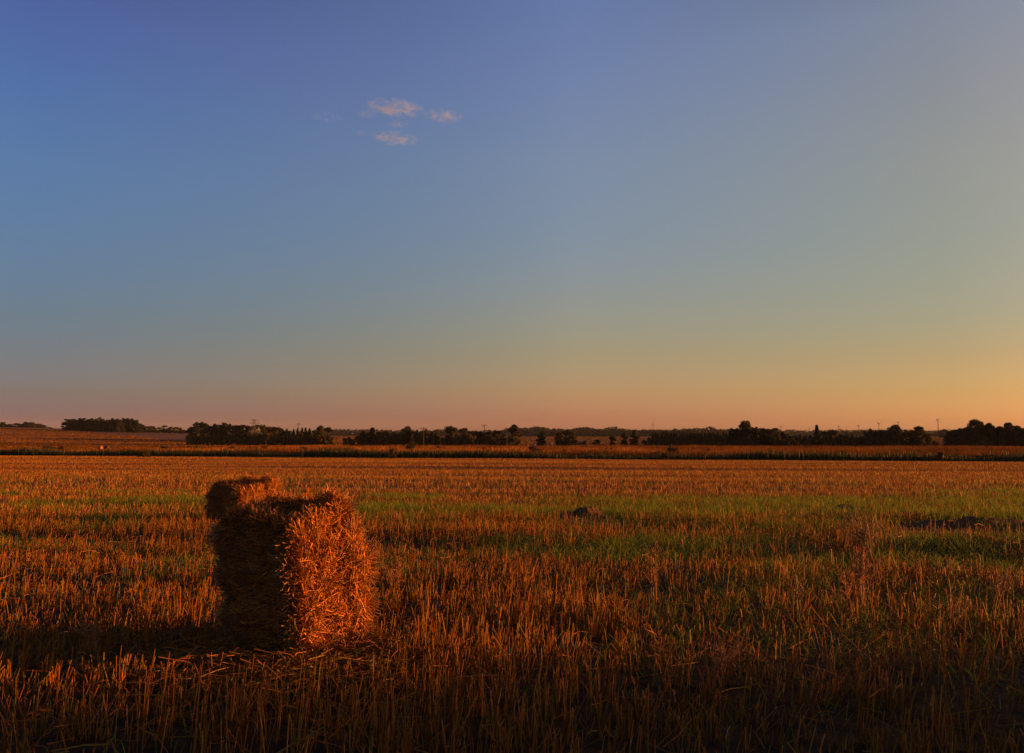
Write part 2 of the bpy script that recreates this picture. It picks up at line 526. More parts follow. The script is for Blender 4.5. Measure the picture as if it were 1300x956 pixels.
def build_grass():
    g = Geo()
    n = 230000
    x, y = wedge(n, 2.4, 20, 0.3)
    gr = greenness(x, y)
    keep = (rng.random(n) < 0.05 + 0.95 * gr) & ~in_bales(x, y) & ~(cleared(x, y) & (rng.random(n) < 0.85))
    x, y, gr = x[keep], y[keep], gr[keep]; n = len(x)
    h = (0.05 + 0.10 * rng.random(n) + 0.04 * gr) * np.where(y < 11, 0.85, 1.25)
    lean = rng.normal(0, 0.05, (n, 2))
    b = np.stack([x, y, gz(x, y) - 0.01], -1)
    stalks(g, b, h, 0.004 + 0.0004 * y + 0.003 * rng.random(n), lean, greencol(n), 2, 0.15, 2, 0.6)
    n = 40000
    x, y = wedge(n, 20, 45, 1)
    keep = rng.random(n) < 0.10 + 0.6 * greenness(x, y)
    x, y = x[keep], y[keep]; n = len(x)
    b = np.stack([x, y, gz(x, y) - 0.01], -1)
    stalks(g, b, 0.06 + 0.12 * rng.random(n), 0.015 + 0.01 * rng.random(n), rng.normal(0, 0.05, (n, 2)), greencol(n), 2, 0.2, 1)
    o = link('green_regrowth', g.mesh('green_regrowth', M_grass))
    tag(o, 'green grass regrowing in strips between the stubble', 'grass', kind='stuff')

def build_ditch():
    g = Geo()
    n = 60000
    x = rng.uniform(-175, 150, n)
    d = rng.normal(1.6, 1.5, n)
    y = ditch_y(x) + d
    h = (0.85 + 0.6 * rng.random(n)) * (0.25 + 1.3 * fnoise(x * 0.10, y * 0.01, 3))
    col = np.array([0.030, 0.036, 0.010]) * (0.5 + 1.0 * rng.random((n, 1)))
    b = np.stack([x, y, gz(x, y) - 0.02], -1)
    stalks(g, b, h, 0.10 + 0.1 * rng.random(n), rng.normal(0, 0.12, (n, 2)), col, 2, 0.2, 1)
    o = link('ditch_grass', g.mesh('ditch_grass', M_grass))
    tag(o, 'dark green rank grass filling the ditch at the field edge', 'grass', kind='stuff')
    g = Geo()
    n = 330000
    x = rng.uniform(-230, 215, n)
    d = 3.2 + 130 * rng.random(n) ** 1.5
    y = ditch_y(x) + d
    keep = np.abs(x) < 0.80 * y + 5
    keep &= ~((x < -75) & (d > 42 + 0.0 * x))
    pv = fnoise(x * 0.08 + 50, y * 0.04, 3)
    keep &= rng.random(n) < 0.35 + 0.65 * sstep((pv - 0.3) / 0.2)
    x, y, d, pv = x[keep], y[keep], d[keep], pv[keep]; n = len(x)
    h = (0.55 + 0.6 * rng.random(n)) * (0.6 + 0.9 * pv) * np.where(x < -75, 0.75, 1.1)
    a = np.array([0.30, 0.105, 0.020]); c = np.array([0.12, 0.05, 0.014]); e = np.array([0.34, 0.15, 0.03])
    t = rng.random((n, 1)); k = fnoise(x * 0.05, y * 0.08 + 70, 3)[:, None]
    col = (a * t + c * (1 - t)); col = np.where(k > 0.55, 0.6 * col + 0.4 * e, col)
    b = np.stack([x, y, gz(x, y) - 0.02], -1)
    col = col * (0.5 + 1.0 * fnoise(x * 0.11 + 13, y * 0.03, 3)[:, None])
    stalks(g, b, h, 0.04 + 0.07 * rng.random(n), rng.normal(0, 0.12, (n, 2)), col, 2, 0.3, 1)
    o = link('tall_dry_grass', g.mesh('tall_dry_grass', M_far))
    tag(o, 'tall reddish dry grass and weeds beyond the ditch', 'dry grass', kind='stuff')
    # stubble and crops on the hill behind
    g = Geo()
    n = 240000
    y = 175 + 470 * rng.random(n) ** 1.1
    x = -(0.04 + 0.78 * rng.random(n)) * y
    grey = (x < -0.38 * y) & (y > 395 + 1300 * np.clip(-x / y - 0.40, 0, 1) + 30 * fnoise(x * 0.02, y * 0.02, 2))   # bare tilled strip
    line = (np.abs(y + 0.25 * x - 232) < 3.5) | (np.abs(y + 0.12 * x - 330) < 5)
    keep = ~(grey) & ~(line & (rng.random(n) < 0.8))
    x, y = x[keep], y[keep]; n = len(x)
    h = 0.10 + 0.22 * rng.random(n)
    k = fnoise(x * 0.01 + 9, y * 0.03, 3)[:, None]
    col = strawcol(n) * (0.20 + 0.55 * k)
    b = np.stack([x, y, gz(x, y) - 0.02], -1)
    stalks(g, b, h, 0.15 + 0.2 * rng.random(n), rng.normal(0, 0.05, (n, 2)), col, 2, 0.7, 1)
    o = link('hill_stubble', g.mesh('hill_stubble', M_far))
    tag(o, 'distant rusty stubble covering the low hill on the left', 'stubble', kind='stuff')
    # flat fields beyond the trees
    g = Geo()
    n = 60000
    y = 330 + 1000 * rng.random(n)
    x = (-0.25 + 1.05 * rng.random(n)) * y
    b = np.stack([x, y, gz(x, y) - 0.02], -1)
    stalks(g, b, 0.2 + 0.3 * rng.random(n), 0.6 + 0.5 * rng.random(n), rng.normal(0, 0.05, (n, 2)), strawcol(n) * 0.32 + 0.02, 2, 0.7, 1)
    o = link('distant_field_crop', g.mesh('distant_field_crop', M_far))
    tag(o, 'pale dry crop on the flat fields behind the scattered trees', 'crop', kind='stuff')

build_stubble(); build_loose(); build_grass(); build_ditch()

# ------------------------------------------------------------------ straw bales
def bale(name, label, dims, loc, rz, lean, nstr, seed, top_noise=0.05):
    """dims = (a along local x, b along local y, height). local -y face = layered side, local +x face = cut ends"""
    r = np.random.default_rng(seed)
    A, B, H = dims
    root = empty(name, loc, rz)
    root.rotation_euler = (lean[0], lean[1], rz)
    tag(root, label, 'straw bale', 'straw bales standing in the near stubble')
    tw = [0.24, 0.64]
    def surf(p):
        """p in the unit cube surface -> displaced position"""
        q = p * 2 - 1
        # rounded box
        e = 7.0
        nrm = (np.abs(q) ** e).sum(-1, keepdims=True) ** (1 / e)
        q = q / np.maximum(nrm, 1e-6) * (np.abs(q).max(-1, keepdims=True))
        X = q[:, 0] * A / 2; Y = q[:, 1] * B / 2; Z = (q[:, 2] + 1) * H / 2
        out = np.stack([X, Y, Z], -1)
        # lumps and flakes
        n1 = fnoise(X * 5 + seed, Z * 6 + Y * 5, 3) - 0.5
        n2 = fnoise(Y * 9 + seed * 3, Z * 9 + X * 8, 2) - 0.5
        dirn = np.stack([q[:, 0] ** 5, q[:, 1] ** 5, np.where(q[:, 2] > 0, q[:, 2] ** 7, 0)], -1)
        out = out + dirn * (0.10 * n1 + 0.05 * n2)[:, None]
        lay = (Z + 0.02 * n1 + 0.015 * np.sin(X * 9 + Y * 7)) / 0.085
        li = np.floor(lay).astype(int)
        off = (_perm[(li * 7 + seed) & 255, 5] - 0.5) * 0.045 + (_perm[(li * 3 + seed) & 255, 9] - 0.5) * 0.05 * (q[:, 0] + q[:, 1])
        side = np.abs(q[:, :2]) ** 6 * np.sign(q[:, :2])
        out[:, :2] += side * (off * (1 - 2 * np.abs(lay - li - 0.5) ** 3 * 2))[:, None]
        # flakes pressed along the height: shallow horizontal seams on the layered side
        seam = -0.010 * (np.abs(np.sin(Z * 2 * pi / 0.115 + 2 * n1)) < 0.25)
        out[:, 1] += np.where(q[:, 1] < -0.8, -seam, 0)
        # twine grooves, seen on the +x face and across the top
        v = q[:, 1] * 0.5 + 0.5
        for t, dpt in zip(tw, (0.6, 1.9)):
            gr = dpt * np.exp(-((v - t) / 0.045) ** 2)
            out[:, 0] -= 0.030 * gr * np.clip(q[:, 0], 0, 1) ** 4
            out[:, 0] += 0.030 * gr * np.clip(-q[:, 0], 0, 1) ** 4
            out[:, 2] -= 0.035 * gr * np.clip(q[:, 2], 0, 1) ** 6
        # uneven top: higher at the back, hollow in the middle
        out[:, 2] += H * 0.095 * (-0.616 * q[:, 0] + 0.788 * q[:, 1]) * np.clip(out[:, 2] / H, 0, 1)
        out[:, 2] += 0.055 * np.exp(-((q[:, 0] - 1) ** 2 + (q[:, 1] - 1) ** 2) / 0.25) * np.clip(q[:, 2], 0, 1) ** 3
        fl_ = np.clip(1 - out[:, 2] / H, 0, 1) ** 2 * 0.045               # spreads a little at the foot
        out[:, 0] += fl_ * np.clip(q[:, 0], 0, 1); out[:, 1] -= fl_ * np.clip(-q[:, 1], 0, 1) * 0.5
        out[:, 2] -= 0.06 * np.exp(-((q[:, 0] - 0.1) ** 2 + q[:, 1] ** 2) / 0.3) * np.clip(q[:, 2], 0, 1) ** 3
        out[:, 2] += (fnoise(X * 4 + 3 * seed, Y * 4, 2) - 0.5) * 2 * top_noise * np.clip(q[:, 2], 0, 1) ** 3
        return out
    # core
    g = Geo()
    n = 36
    lin = np.linspace(0, 1, n + 1)
    a, b = np.meshgrid(lin, lin, indexing='ij'); a = a.ravel(); b = b.ravel(); o1 = np.ones_like(a); z1 = np.zeros_like(a)
    faces = [(np.stack([a, z1, b], -1), False), (np.stack([a, o1, b], -1), True), (np.stack([o1, a, b], -1), False),
             (np.stack([z1, a, b], -1), True), (np.stack([a, b, o1], -1), False), (np.stack([a, b, z1], -1), True)]
    i, j = np.meshgrid(np.arange(n), np.arange(n), indexing='ij')
    quad = np.stack([i * (n + 1) + j, (i + 1) * (n + 1) + j, (i + 1) * (n + 1) + j + 1, i * (n + 1) + j + 1], -1).reshape(-1, 4)
    for p, flip in faces:
        v = surf(p)
        cen = np.array([0, 0, H / 2])
        v = cen + (v - cen) * 0.975
        f = quad[:, ::-1] if flip else quad
        c = np.array([0.06, 0.028, 0.010]) * (0.5 + 0.9 * r.random((len(v), 1)))
        g.add(v, f, np.full(len(quad), 4), c)
    # strands
    def strands(k, face, L0, L1, mode, wd=(0.002, 0.005), dark=1.0):  # dark puts shade into the strand colour of the unlit sides and top
        u = r.random(k); w_ = r.random(k)
        on = np.ones(k); ze = np.zeros(k)
        pt = {'x1': np.stack([on, u, w_], -1), 'x0': np.stack([ze, u, w_], -1), 'y0': np.stack([u, ze, w_], -1),
              'y1': np.stack([u, on, w_], -1), 'z1': np.stack([u, w_, on], -1)}[face]
        c = surf(pt)
        nrm = {'x1': (1, 0, 0), 'x0': (-1, 0, 0), 'y0': (0, -1, 0), 'y1': (0, 1, 0), 'z1': (0, 0, 1)}[face]
        nrm = np.array(nrm, float)
        rnd = r.normal(0, 1, (k, 3))
        if mode == 'chaos':
            d = rnd * np.array([1.0, 1.0, 1.7 if face == 'x1' else 1.0]); d -= nrm * (d @ nrm)[:, None] * 0.72
        elif mode == 'layer':
            d = rnd * 0.33; d[:, 0] += 1.6 * np.sign(r.random(k) - 0.5) ; d -= nrm * (d @ nrm)[:, None] * 0.6
        elif mode == 'out':
            d = rnd * 0.7 + nrm * 1.3
        d /= np.linalg.norm(d, axis=1, keepdims=True)
        L = L0 + (L1 - L0) * r.random(k) ** 1.6
        c = c + nrm * (r.normal(0.004, 0.013, k) + 0.012 * (r.random(k) < 0.12))[:, None]
        p0 = c - d * (L * 0.5)[:, None]; p2 = c + d * (L * 0.5)[:, None]
        if mode == 'out': p0 = c; p2 = c + d * (L * 0.6)[:, None]
        # keep the ends from diving deep inside
        p1 = (p0 + p2) / 2 + nrm * (L * 0.06 * r.random(k))[:, None] + r.normal(0, 0.006, (k, 3))
        hi = np.array([0.93, 0.34, 0.034]); lo = np.array([0.14, 0.036, 0.005])
        t = r.random((k, 1)) ** 1.25
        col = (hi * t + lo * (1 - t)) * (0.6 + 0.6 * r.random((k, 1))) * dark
        tubes(g, p0, p1, p2, (wd[0] + (wd[1] - wd[0]) * r.random(k)) * np.where(r.random(k) < 0.10, 1.8, 1.0), col)
    N = nstr
    strands(int(N * 0.27), 'x1', 0.05, 0.20, 'chaos', (0.002, 0.0045))
    strands(int(N * 0.02), 'x1', 0.08, 0.26, 'chaos', (0.004, 0.007))
    strands(int(N * 0.003), 'y0', 0.08, 0.22, 'chaos', (0.003, 0.005))
    strands(int(N * 0.03), 'x1', 0.03, 0.09, 'out', (0.002, 0.004))
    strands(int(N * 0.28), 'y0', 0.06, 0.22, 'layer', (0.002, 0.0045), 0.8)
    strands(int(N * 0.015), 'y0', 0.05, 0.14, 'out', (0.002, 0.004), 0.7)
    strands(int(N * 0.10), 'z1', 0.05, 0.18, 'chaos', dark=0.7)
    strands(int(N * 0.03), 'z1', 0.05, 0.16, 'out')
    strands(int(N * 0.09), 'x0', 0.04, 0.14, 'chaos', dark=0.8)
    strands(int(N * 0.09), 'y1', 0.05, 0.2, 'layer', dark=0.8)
    # ragged fringe along the vertical front corner and the right-hand edges
    for (fx, fy, cnt) in ((1, 0, int(N * 0.005)), (1, 1, int(N * 0.012)), (0, 0, int(N * 0.006))):
        pt = np.stack([np.full(cnt, float(fx)), np.full(cnt, float(fy)), r.random(cnt)], -1)
        pt[:, 0] = np.abs(pt[:, 0] - np.abs(r.normal(0, 0.05, cnt))); pt[:, 1] = np.abs(pt[:, 1] - np.abs(r.normal(0, 0.03, cnt)) * (cnt % 2))
        c = surf(pt)
        d = r.normal(0, 0.9, (cnt, 3)) + np.array([fx * 2 - 1, (fy * 2 - 1), 0.15])
        d /= np.linalg.norm(d, axis=1, keepdims=True)
        L = 0.04 + 0.09 * r.random(cnt)
        col = np.array([0.50, 0.27, 0.09]) * (0.5 + 0.7 * r.random((cnt, 1)))
        tubes(g, c - d * 0.02, c + d * (L * 0.5)[:, None] + r.normal(0, 0.006, (cnt, 3)), c + d * L[:, None], 0.003 + 0.003 * r.random(cnt), col)
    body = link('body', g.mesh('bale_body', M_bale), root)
    # two twines round the bale, lengthwise
    for t in tw:
        gt = Geo()
        pts = []
        K = 16
        for s in np.linspace(0, 1, K, endpoint=False): pts.append((1, t, s))
        for s in np.linspace(0, 1, K, endpoint=False): pts.append((1 - s, t, 1))
        for s in np.linspace(0, 1, K, endpoint=False): pts.append((0, t, 1 - s))
        for s in np.linspace(0, 1, K, endpoint=False): pts.append((s, t, 0))
        p = surf(np.array(pts, float))
        p = np.array([0, 0, H / 2]) + (p - np.array([0, 0, H / 2])) * 1.008
        nx = np.roll(p, -1, 0)
        tubes(gt, p, (p + nx) / 2, nx, np.full(len(p), 0.0055), np.tile([[0.35, 0.16, 0.07]], (len(p), 1)), 5)
        link('twine', gt.mesh('bale_twine', M_straw), root)
    return root

# front bale: local +x face is the sunlit right face
U = np.array(BALE1['u']); V = np.array(BALE1['v'])
cen = np.array(BALE1['o']) + U / 2 + V / 2
rz1 = math.atan2(-U[1], -U[0])
bale('straw_bale', 'tall straw bale standing on end in the near stubble, its right side glowing orange',
     (0.69, 0.50, 0.85), (cen[0] + 0.02, cen[1], float(gz(*cen)) - 0.01), rz1, (radians(4.4), radians(-6.0)), 120000, 4, 0.035)
bale('straw_bale', 'lower straw bale standing half hidden behind the tall one in the stubble',
     (0.72, 0.72, 0.62), (-4.10, 12.3, float(gz(-4.10, 12.3)) - 0.01), radians(-36), (0, radians(-2)), 42000, 11, 0.07)

# ------------------------------------------------------------------ trees
def tree_crown(g, r, kind, H, W):
    """leaf clumps inside the crown volume; unit: metres"""
    cl = []
    if kind == 'round':
        nb = 34
        for k in range(nb):
            a = r.random() * 2 * pi; rr = W / 2 * r.random() ** 0.5 * 0.80
            zz = H * (0.14 + 0.78 * r.random())
            lim = math.sqrt(max(0.05, 1 - ((zz / H - 0.42) / 0.56) ** 2))
            cl.append((cos(a) * rr * lim, sin(a) * rr * lim, zz, W * (0.10 + 0.09 * r.random())))
        for k in range(8):
            a = r.random() * 2 * pi
            cl.append((cos(a) * W * 0.28, sin(a) * W * 0.28, H * (0.12 + 0.2 * r.random()), W * 0.13))
    elif kind == 'peaked':
        for k in range(36):
            t = r.random(); a = r.random() * 2 * pi
            rr = W / 2 * (1 - t) ** 0.4 * (0.2 + 0.75 * r.random())
            cl.append((cos(a) * rr, sin(a) * rr, H * (0.08 + 0.86 * t), W * (0.13 + 0.07 * (1 - t))))
        cl.append((0, 0, H * 0.92, W * 0.12))
    elif kind == 'spruce':
        for k in range(44):
            t = (k + 0.5) / 44; a = k * 2.4
            rr = W / 2 * (1 - t) * (0.65 + 0.3 * r.random())
            cl.append((cos(a) * rr, sin(a) * rr, H * (0.06 + 0.90 * t), W * (0.05 + 0.10 * (1 - t))))
    elif kind == 'shrub':
        for k in range(16):
            a = r.random() * 2 * pi; rr = W / 2 * r.random() ** 0.6 * 0.85
            cl.append((cos(a) * rr, sin(a) * rr, H * (0.12 + 0.70 * r.random() * (1 - (rr / (W / 2)) ** 2 * 0.6)), W * 0.13))
    elif kind == 'pine':
        for k in range(34):
            t = r.random(); a = r.random() * 2 * pi
            rr = W / 2 * r.random() ** 0.5 * (0.9 if t < 0.7 else 0.6)
            cl.append((cos(a) * rr, sin(a) * rr, H * (0.06 + 0.86 * t), W * (0.13 + 0.06 * r.random())))
    nl = 210 if kind != 'shrub' else 200
    for (cx, cy, cz, cr) in cl:
        k = int(nl * (0.7 + 0.6 * r.random()))
        d = r.normal(0, 1, (k, 3)); d /= np.linalg.norm(d, axis=1, keepdims=True)
        d *= (r.random((k, 1)) ** 0.45) * cr * np.array([1, 1, 0.8])
        c = d + np.array([cx, cy, cz])
        c[:, 2] = np.maximum(c[:, 2], 0.1)
        s = (0.055 * H ** 0.5 + 0.06) * (0.6 + 0.9 * r.random(k))
        t1 = r.normal(0, 1, (k, 3)); t1 /= np.linalg.norm(t1, axis=1, keepdims=True)
        t2 = np.cross(t1, r.normal(0, 1, (k, 3))); t2 /= np.linalg.norm(t2, axis=1, keepdims=True)
        s = s[:, None]
        v = np.stack([c - t1 * s, c + t2 * s * 0.6, c + t1 * s, c - t2 * s * 0.6], 1).reshape(-1, 3)
        base = {'round': (0.070, 0.056, 0.018), 'peaked': (0.065, 0.052, 0.018), 'spruce': (0.022, 0.032, 0.016),
                'shrub': (0.085, 0.058, 0.020), 'pine': (0.024, 0.030, 0.016)}[kind]
        col = np.array(base) * (0.6 + 0.8 * r.random()) * (0.75 + 0.5 * r.random((k, 1)))
        col = np.repeat(col, 4, 0)
        g.add(v, np.arange(k * 4), np.full(k, 4), col)
    return cl

def tree_wood(g, r, H, W, cl, tr):
    def limb(p, q, r0, r1, sides=6):
        p = np.array(p, float); q = np.array(q, float)
        m = (p + q) / 2 + r.normal(0, 0.02 * H, 3) * np.array([1, 1, 0.3])
        d = q - p; d /= np.linalg.norm(d) + 1e-9
        s = np.cross(d, (0.3, 1, 0.1)); s /= np.linalg.norm(s); u = np.cross(s, d)
        vs = []
        for c, rad in ((p, r0), (m, (r0 + r1) / 2), (q, r1)):
            for k in range(sides):
                a = 2 * pi * k / sides
                vs.append(c + s * cos(a) * rad + u * sin(a) * rad)
        f = []
        for q_ in range(2):
            for k in range(sides):
                k2 = (k + 1) % sides
                f.append([q_ * sides + k, q_ * sides + k2, (q_ + 1) * sides + k2, (q_ + 1) * sides + k])
        g.add(np.array(vs), np.array(f), np.full(len(f), 4), (0.07, 0.045, 0.03))
    limb((0, 0, -0.2), (0.02 * H, 0, H * 0.55), tr, tr * 0.55, 8)
    limb((0.02 * H, 0, H * 0.54), (0, 0.01 * H, H * 0.9), tr * 0.55, tr * 0.12, 6)
    for (cx, cy, cz, cr) in cl[:10]:
        z0 = min(H * 0.75, max(H * 0.12, cz - 0.2 * H))
        limb((0.015 * H, 0, z0), (cx, cy, cz), tr * 0.3, tr * 0.08, 5)

PROTO = {}
def get_proto(kind, var):
    key = (kind, var)
    if key in PROTO: return PROTO[key]
    r = np.random.default_rng(100 + hash(kind) % 1 + var * 13 + {'round': 1, 'peaked': 2, 'spruce': 3, 'shrub': 4, 'pine': 5}[kind])
    H = {'round': 9, 'peaked': 9, 'spruce': 9, 'shrub': 2.0, 'pine': 10}[kind]
    W = {'round': 8, 'peaked': 6, 'spruce': 3.4, 'shrub': 2.6, 'pine': 6.5}[kind]
    g = Geo(); cl = tree_crown(g, r, kind, H, W)
    crown = g.mesh('crown', M_leaf)
    gw = Geo(); tree_wood(gw, r, H, W, cl, H * 0.02)
    wood = gw.mesh('trunk', M_bark)
    PROTO[key] = (crown, wood, H, W)
    return PROTO[key]

NAMES = {'round': ('broadleaf_tree', 'tree'), 'peaked': ('field_tree', 'tree'), 'spruce': ('spruce_tree', 'tree'),
         'shrub': ('shrub', 'shrub'), 'pine': ('pine_tree', 'tree')}
def plant(kind, px, y, top_px, wpx, label, group=None, var=None):
    """tree whose top reaches photograph row top_px when standing at depth y in column px"""
    if var is None: var = random.randrange(3)
    crown, wood, H0, W0 = get_proto(kind, var)
    x = P(px, y); z = float(gz(x, y))
    ztop = CAM_H + (HORIZON - top_px) / FPX * y
    h = max(0.8, ztop - z)
    wd = wpx / FPX * y * (1.2 if kind in ('round', 'peaked') else 1.0)
    nm, cat = NAMES[kind]
    root = empty(nm, (x, y, z - 0.05), random.random() * 2 * pi)
    root.scale = (wd / W0, wd / W0, h / H0)
    tag(root, label, cat, group)
    link('crown', crown, root)
    link('trunk' if kind != 'shrub' else 'stem', wood, root)
    return root

ORD = [''] + [w + ' from the left' for w in 'second third fourth fifth sixth seventh eighth ninth tenth eleventh twelfth thirteenth fourteenth fifteenth sixteenth seventeenth eighteenth nineteenth twentieth'.split()] + ['far along the row'] * 40
def belt(kinds, px0, px1, y, tops, step, label, group, jy=15, wpx=12):
    """a run of trees; tops = list of (px, top row) interpolated"""
    px = px0; k = 0
    xs = [t[0] for t in tops]; ys = [t[1] for t in tops]
    while px <= px1:
        t = float(np.interp(px, xs, ys)) + random.uniform(-1.3, 2.4)
        lab = label
        if '{}' in label:
            lab = label.format(ORD[k] if k else 'leftmost'); k += 1
        plant(random.choice(kinds), px, y + random.uniform(-jy, jy), t, wpx * random.uniform(0.8, 1.25), lab, group)
        px += step * random.uniform(0.75, 1.25)

# hill crest and left-hand groves
belt(['round', 'pine'], -40, 66, 820, [(-40, 536), (20, 537), (45, 536), (66, 543)], 5,
     'small dark tree, {}, in the low wood behind the hill crest', 'trees behind the far left hill crest', 20, 11)
belt(['pine'], 86, 180, 610, [(80, 536), (90, 532), (110, 530.5), (150, 531), (172, 532), (182, 540)], 2.7,
     'dark pine in the dense flat-topped grove on top of the low hill', 'pines of the hilltop grove', 18, 13)
belt(['round'], 184, 240, 640, [(184, 541), (215, 541), (225, 543), (240, 544)], 5,
     'small tree, {}, in the low hedge right of the hilltop grove', 'trees of the hedge right of the hilltop grove', 10, 8)
belt(['pine', 'round'], 244, 328, 430, [(240, 541), (256, 536), (262, 534), (268, 537), (300, 538), (330, 539)], 5,
     'dark tree, {}, in the long grove behind the lattice pylon', 'trees of the long left grove', 15, 13)
belt(['round'], 334, 358, 400, [(334, 539), (346, 540), (358, 544)], 6,
     'olive tree, {}, at the thin end of the grove by the pylon', 'trees at the thin end of the left grove', 8, 12)
belt(['spruce', 'pine'], 362, 398, 350, [(362, 545), (380, 543), (398, 542)], 5,
     'dark conifer, {}, in the block left of the two olive trees', 'dark conifers left of the gap', 10, 10)
plant('round', 406, 345, 540.5, 17, 'round olive tree at the right end of the dark conifer block', var=0)
plant('round', 417, 350, 542, 13, 'lighter round tree closing the conifer block beside the gap', var=1)
plant('shrub', 443, 300, 550, 15, 'lone round bush standing in the gap between the groves')
# middle belt
plant('peaked', 462, 300, 547, 13, 'narrow tree at the left end of the middle tree belt')
plant('peaked', 473, 300, 542.5, 14, 'pointed tree near the left end of the middle tree belt')
belt(['round', 'pine'], 484, 506, 310, [(484, 547), (506, 546)], 6, 'low tree, {}, between pointed and broad round-topped trees of the middle belt', 'low trees at the left of the middle belt', 8, 13)
plant('round', 517, 300, 541.5, 20, 'broad round-topped tree standing in the middle belt left of the utility pole')
belt(['spruce', 'round'], 530, 556, 310, [(530, 545), (556, 546)], 6, 'dark tree, {}, right beside the utility pole in the middle belt', 'dark trees beside the utility pole', 8, 12)
plant('round', 573, 300, 540.5, 20, 'tallest round tree of the middle belt right of the utility pole')
plant('round', 588, 305, 543, 18, 'wide tree leaning against the tallest one in the middle belt')
belt(['pine'], 598, 640, 315, [(598, 547), (640, 547)], 5, 'even-topped dark pine, {}, at the right end of the middle belt', 'even pines at the right of the middle belt', 8, 12)
plant('peaked', 653, 290, 539, 18, 'lone pointed tree standing just right of the middle belt', var=0)
plant('peaked', 687, 300, 547, 12, 'slim dark tree standing alone between two open gaps', var=1)
plant('round', 712, 300, 548, 16, 'left half of the pair of round trees right of centre')
plant('round', 722, 296, 545.5, 20, 'taller right-hand one of the pair of round trees right of centre')
plant('shrub', 740, 290, 558, 14, 'flat dark bush at the foot of the round tree pair')
plant('shrub', 758, 290, 557, 15, 'low dark bush standing alone in the open gap right of centre')
plant('pine', 777, 295, 552, 10, 'small dark pine beside the pale gap')
plant('peaked', 792, 300, 549, 10, 'thin tree next to the small dark pine')
plant('peaked', 805, 300, 546, 12, 'slender tree left of the long conifer hedge')
plant('shrub', 817, 292, 558, 12, 'low bush at the left foot of the long conifer hedge')
belt(['spruce'], 828, 926, 300, [(828, 546), (840, 548), (870, 549), (926, 549)], 3.6,
     'dark young spruce in the long even hedge right of centre', 'spruces of the long hedge', 8, 8)
belt(['spruce', 'pine'], 926, 972, 295, [(926, 545), (950, 543), (972, 545)], 4,
     'dark conifer, {}, crowded round the tall domed tree', 'conifers round the tall domed tree', 8, 11)
plant('round', 945, 290, 533.5, 19, 'tall domed tree rising above the long hedge', var=2)
plant('round', 981, 290, 543, 20, 'broad flat-crowned tree right of the tall domed tree', var=1)
belt(['round', 'pine'], 990, 1026, 295, [(990, 547), (1000, 552), (1026, 552)], 6, 'low tree, {}, near the small white house', 'low trees near the small white house', 5, 11)
plant('spruce', 1036, 285, 538.5, 15, 'pointed spruce taller than its neighbours right of the white house', var=0)
plant('round', 1046, 290, 547, 13, 'small round tree touching the pointed spruce')
plant('round', 1056, 290, 545.5, 17, 'round tree second from the pointed spruce')
belt(['round'], 1066, 1100, 290, [(1066, 552), (1085, 555), (1100, 551)], 6, 'low scrubby tree, {}, in the dip of the right tree line', 'scrubby trees in the dip', 5, 11)
plant('peaked', 1104, 290, 544, 10, 'slim tree left of the large domed tree on the right')
plant('pine', 1115, 290, 548, 14, 'low dark pine filling in left of the large domed tree')
plant('round', 1138, 280, 539.5, 27, 'large domed dark tree on the right with a wind turbine above it', var=0)
plant('round', 1127, 284, 546, 18, 'shoulder tree on the left side of the large domed tree')
plant('round', 1150, 284, 548, 16, 'shoulder tree on the right side of the large domed tree')
plant('peaked', 1165, 280, 541, 20, 'ragged pointed tree left of the pale far-off tree', var=2)
plant('round', 1174, 284, 550, 16, 'low tree trailing off right of the ragged pointed tree')
plant('shrub', 1186, 280, 560, 10, 'small bush at the end of the right-hand tree clump')
plant('round', 1197, 900, 545, 14, 'pale hazy far-off tree seen through the gap on the right', var=0)
plant('round', 1210, 270, 545, 18, 'left-most tree of the large clump at the right edge')
plant('round', 1222, 268, 543, 20, 'second tree of the large clump at the right edge, lower than the tall one')
plant('round', 1238, 265, 532, 22, 'tallest tree of the large clump at the right edge', var=2)
plant('peaked', 1254, 265, 537, 18, 'ragged tree just right of the tallest one at the right edge', var=0)
plant('round', 1267, 268, 543, 18, 'lower tree between two ragged ones at the right edge')
plant('peaked', 1278, 265, 536, 20, 'open-crowned ragged tree near the right edge', var=1)
plant('round', 1294, 265, 545, 22, 'low round tree cut off by the right edge', var=1)
belt(['round', 'peaked'], 1310, 1420, 270, [(1310, 544), (1420, 540)], 12, 'tree, {}, of the clump beyond the right edge', 'trees beyond the right edge', 6, 20)
belt(['round'], 1205, 1296, 275, [(1205, 549), (1230, 546), (1296, 547)], 8, 'low undergrowth tree filling the foot of the right-edge clump', 'undergrowth trees of the right-edge clump', 4, 17)
belt(['round', 'peaked'], 1206, 1300, 270, [(1206, 545), (1225, 541), (1245, 539), (1265, 541), (1285, 540), (1300, 543)], 11, 'crowded tree, {}, filling the right-edge clump', 'trees filling the right-edge clump', 4, 19)
belt(['round'], 1100, 1172, 286, [(1100, 547), (1140, 543), (1172, 547)], 10, 'crowded tree, {}, round the large domed tree', 'trees crowded round the large domed tree', 4, 17)
belt(['round', 'pine'], 932, 1000, 296, [(932, 542), (960, 541), (1000, 547)], 9, 'crowded dark tree, {}, behind the tall domed tree', 'trees behind the tall domed tree', 4, 16)

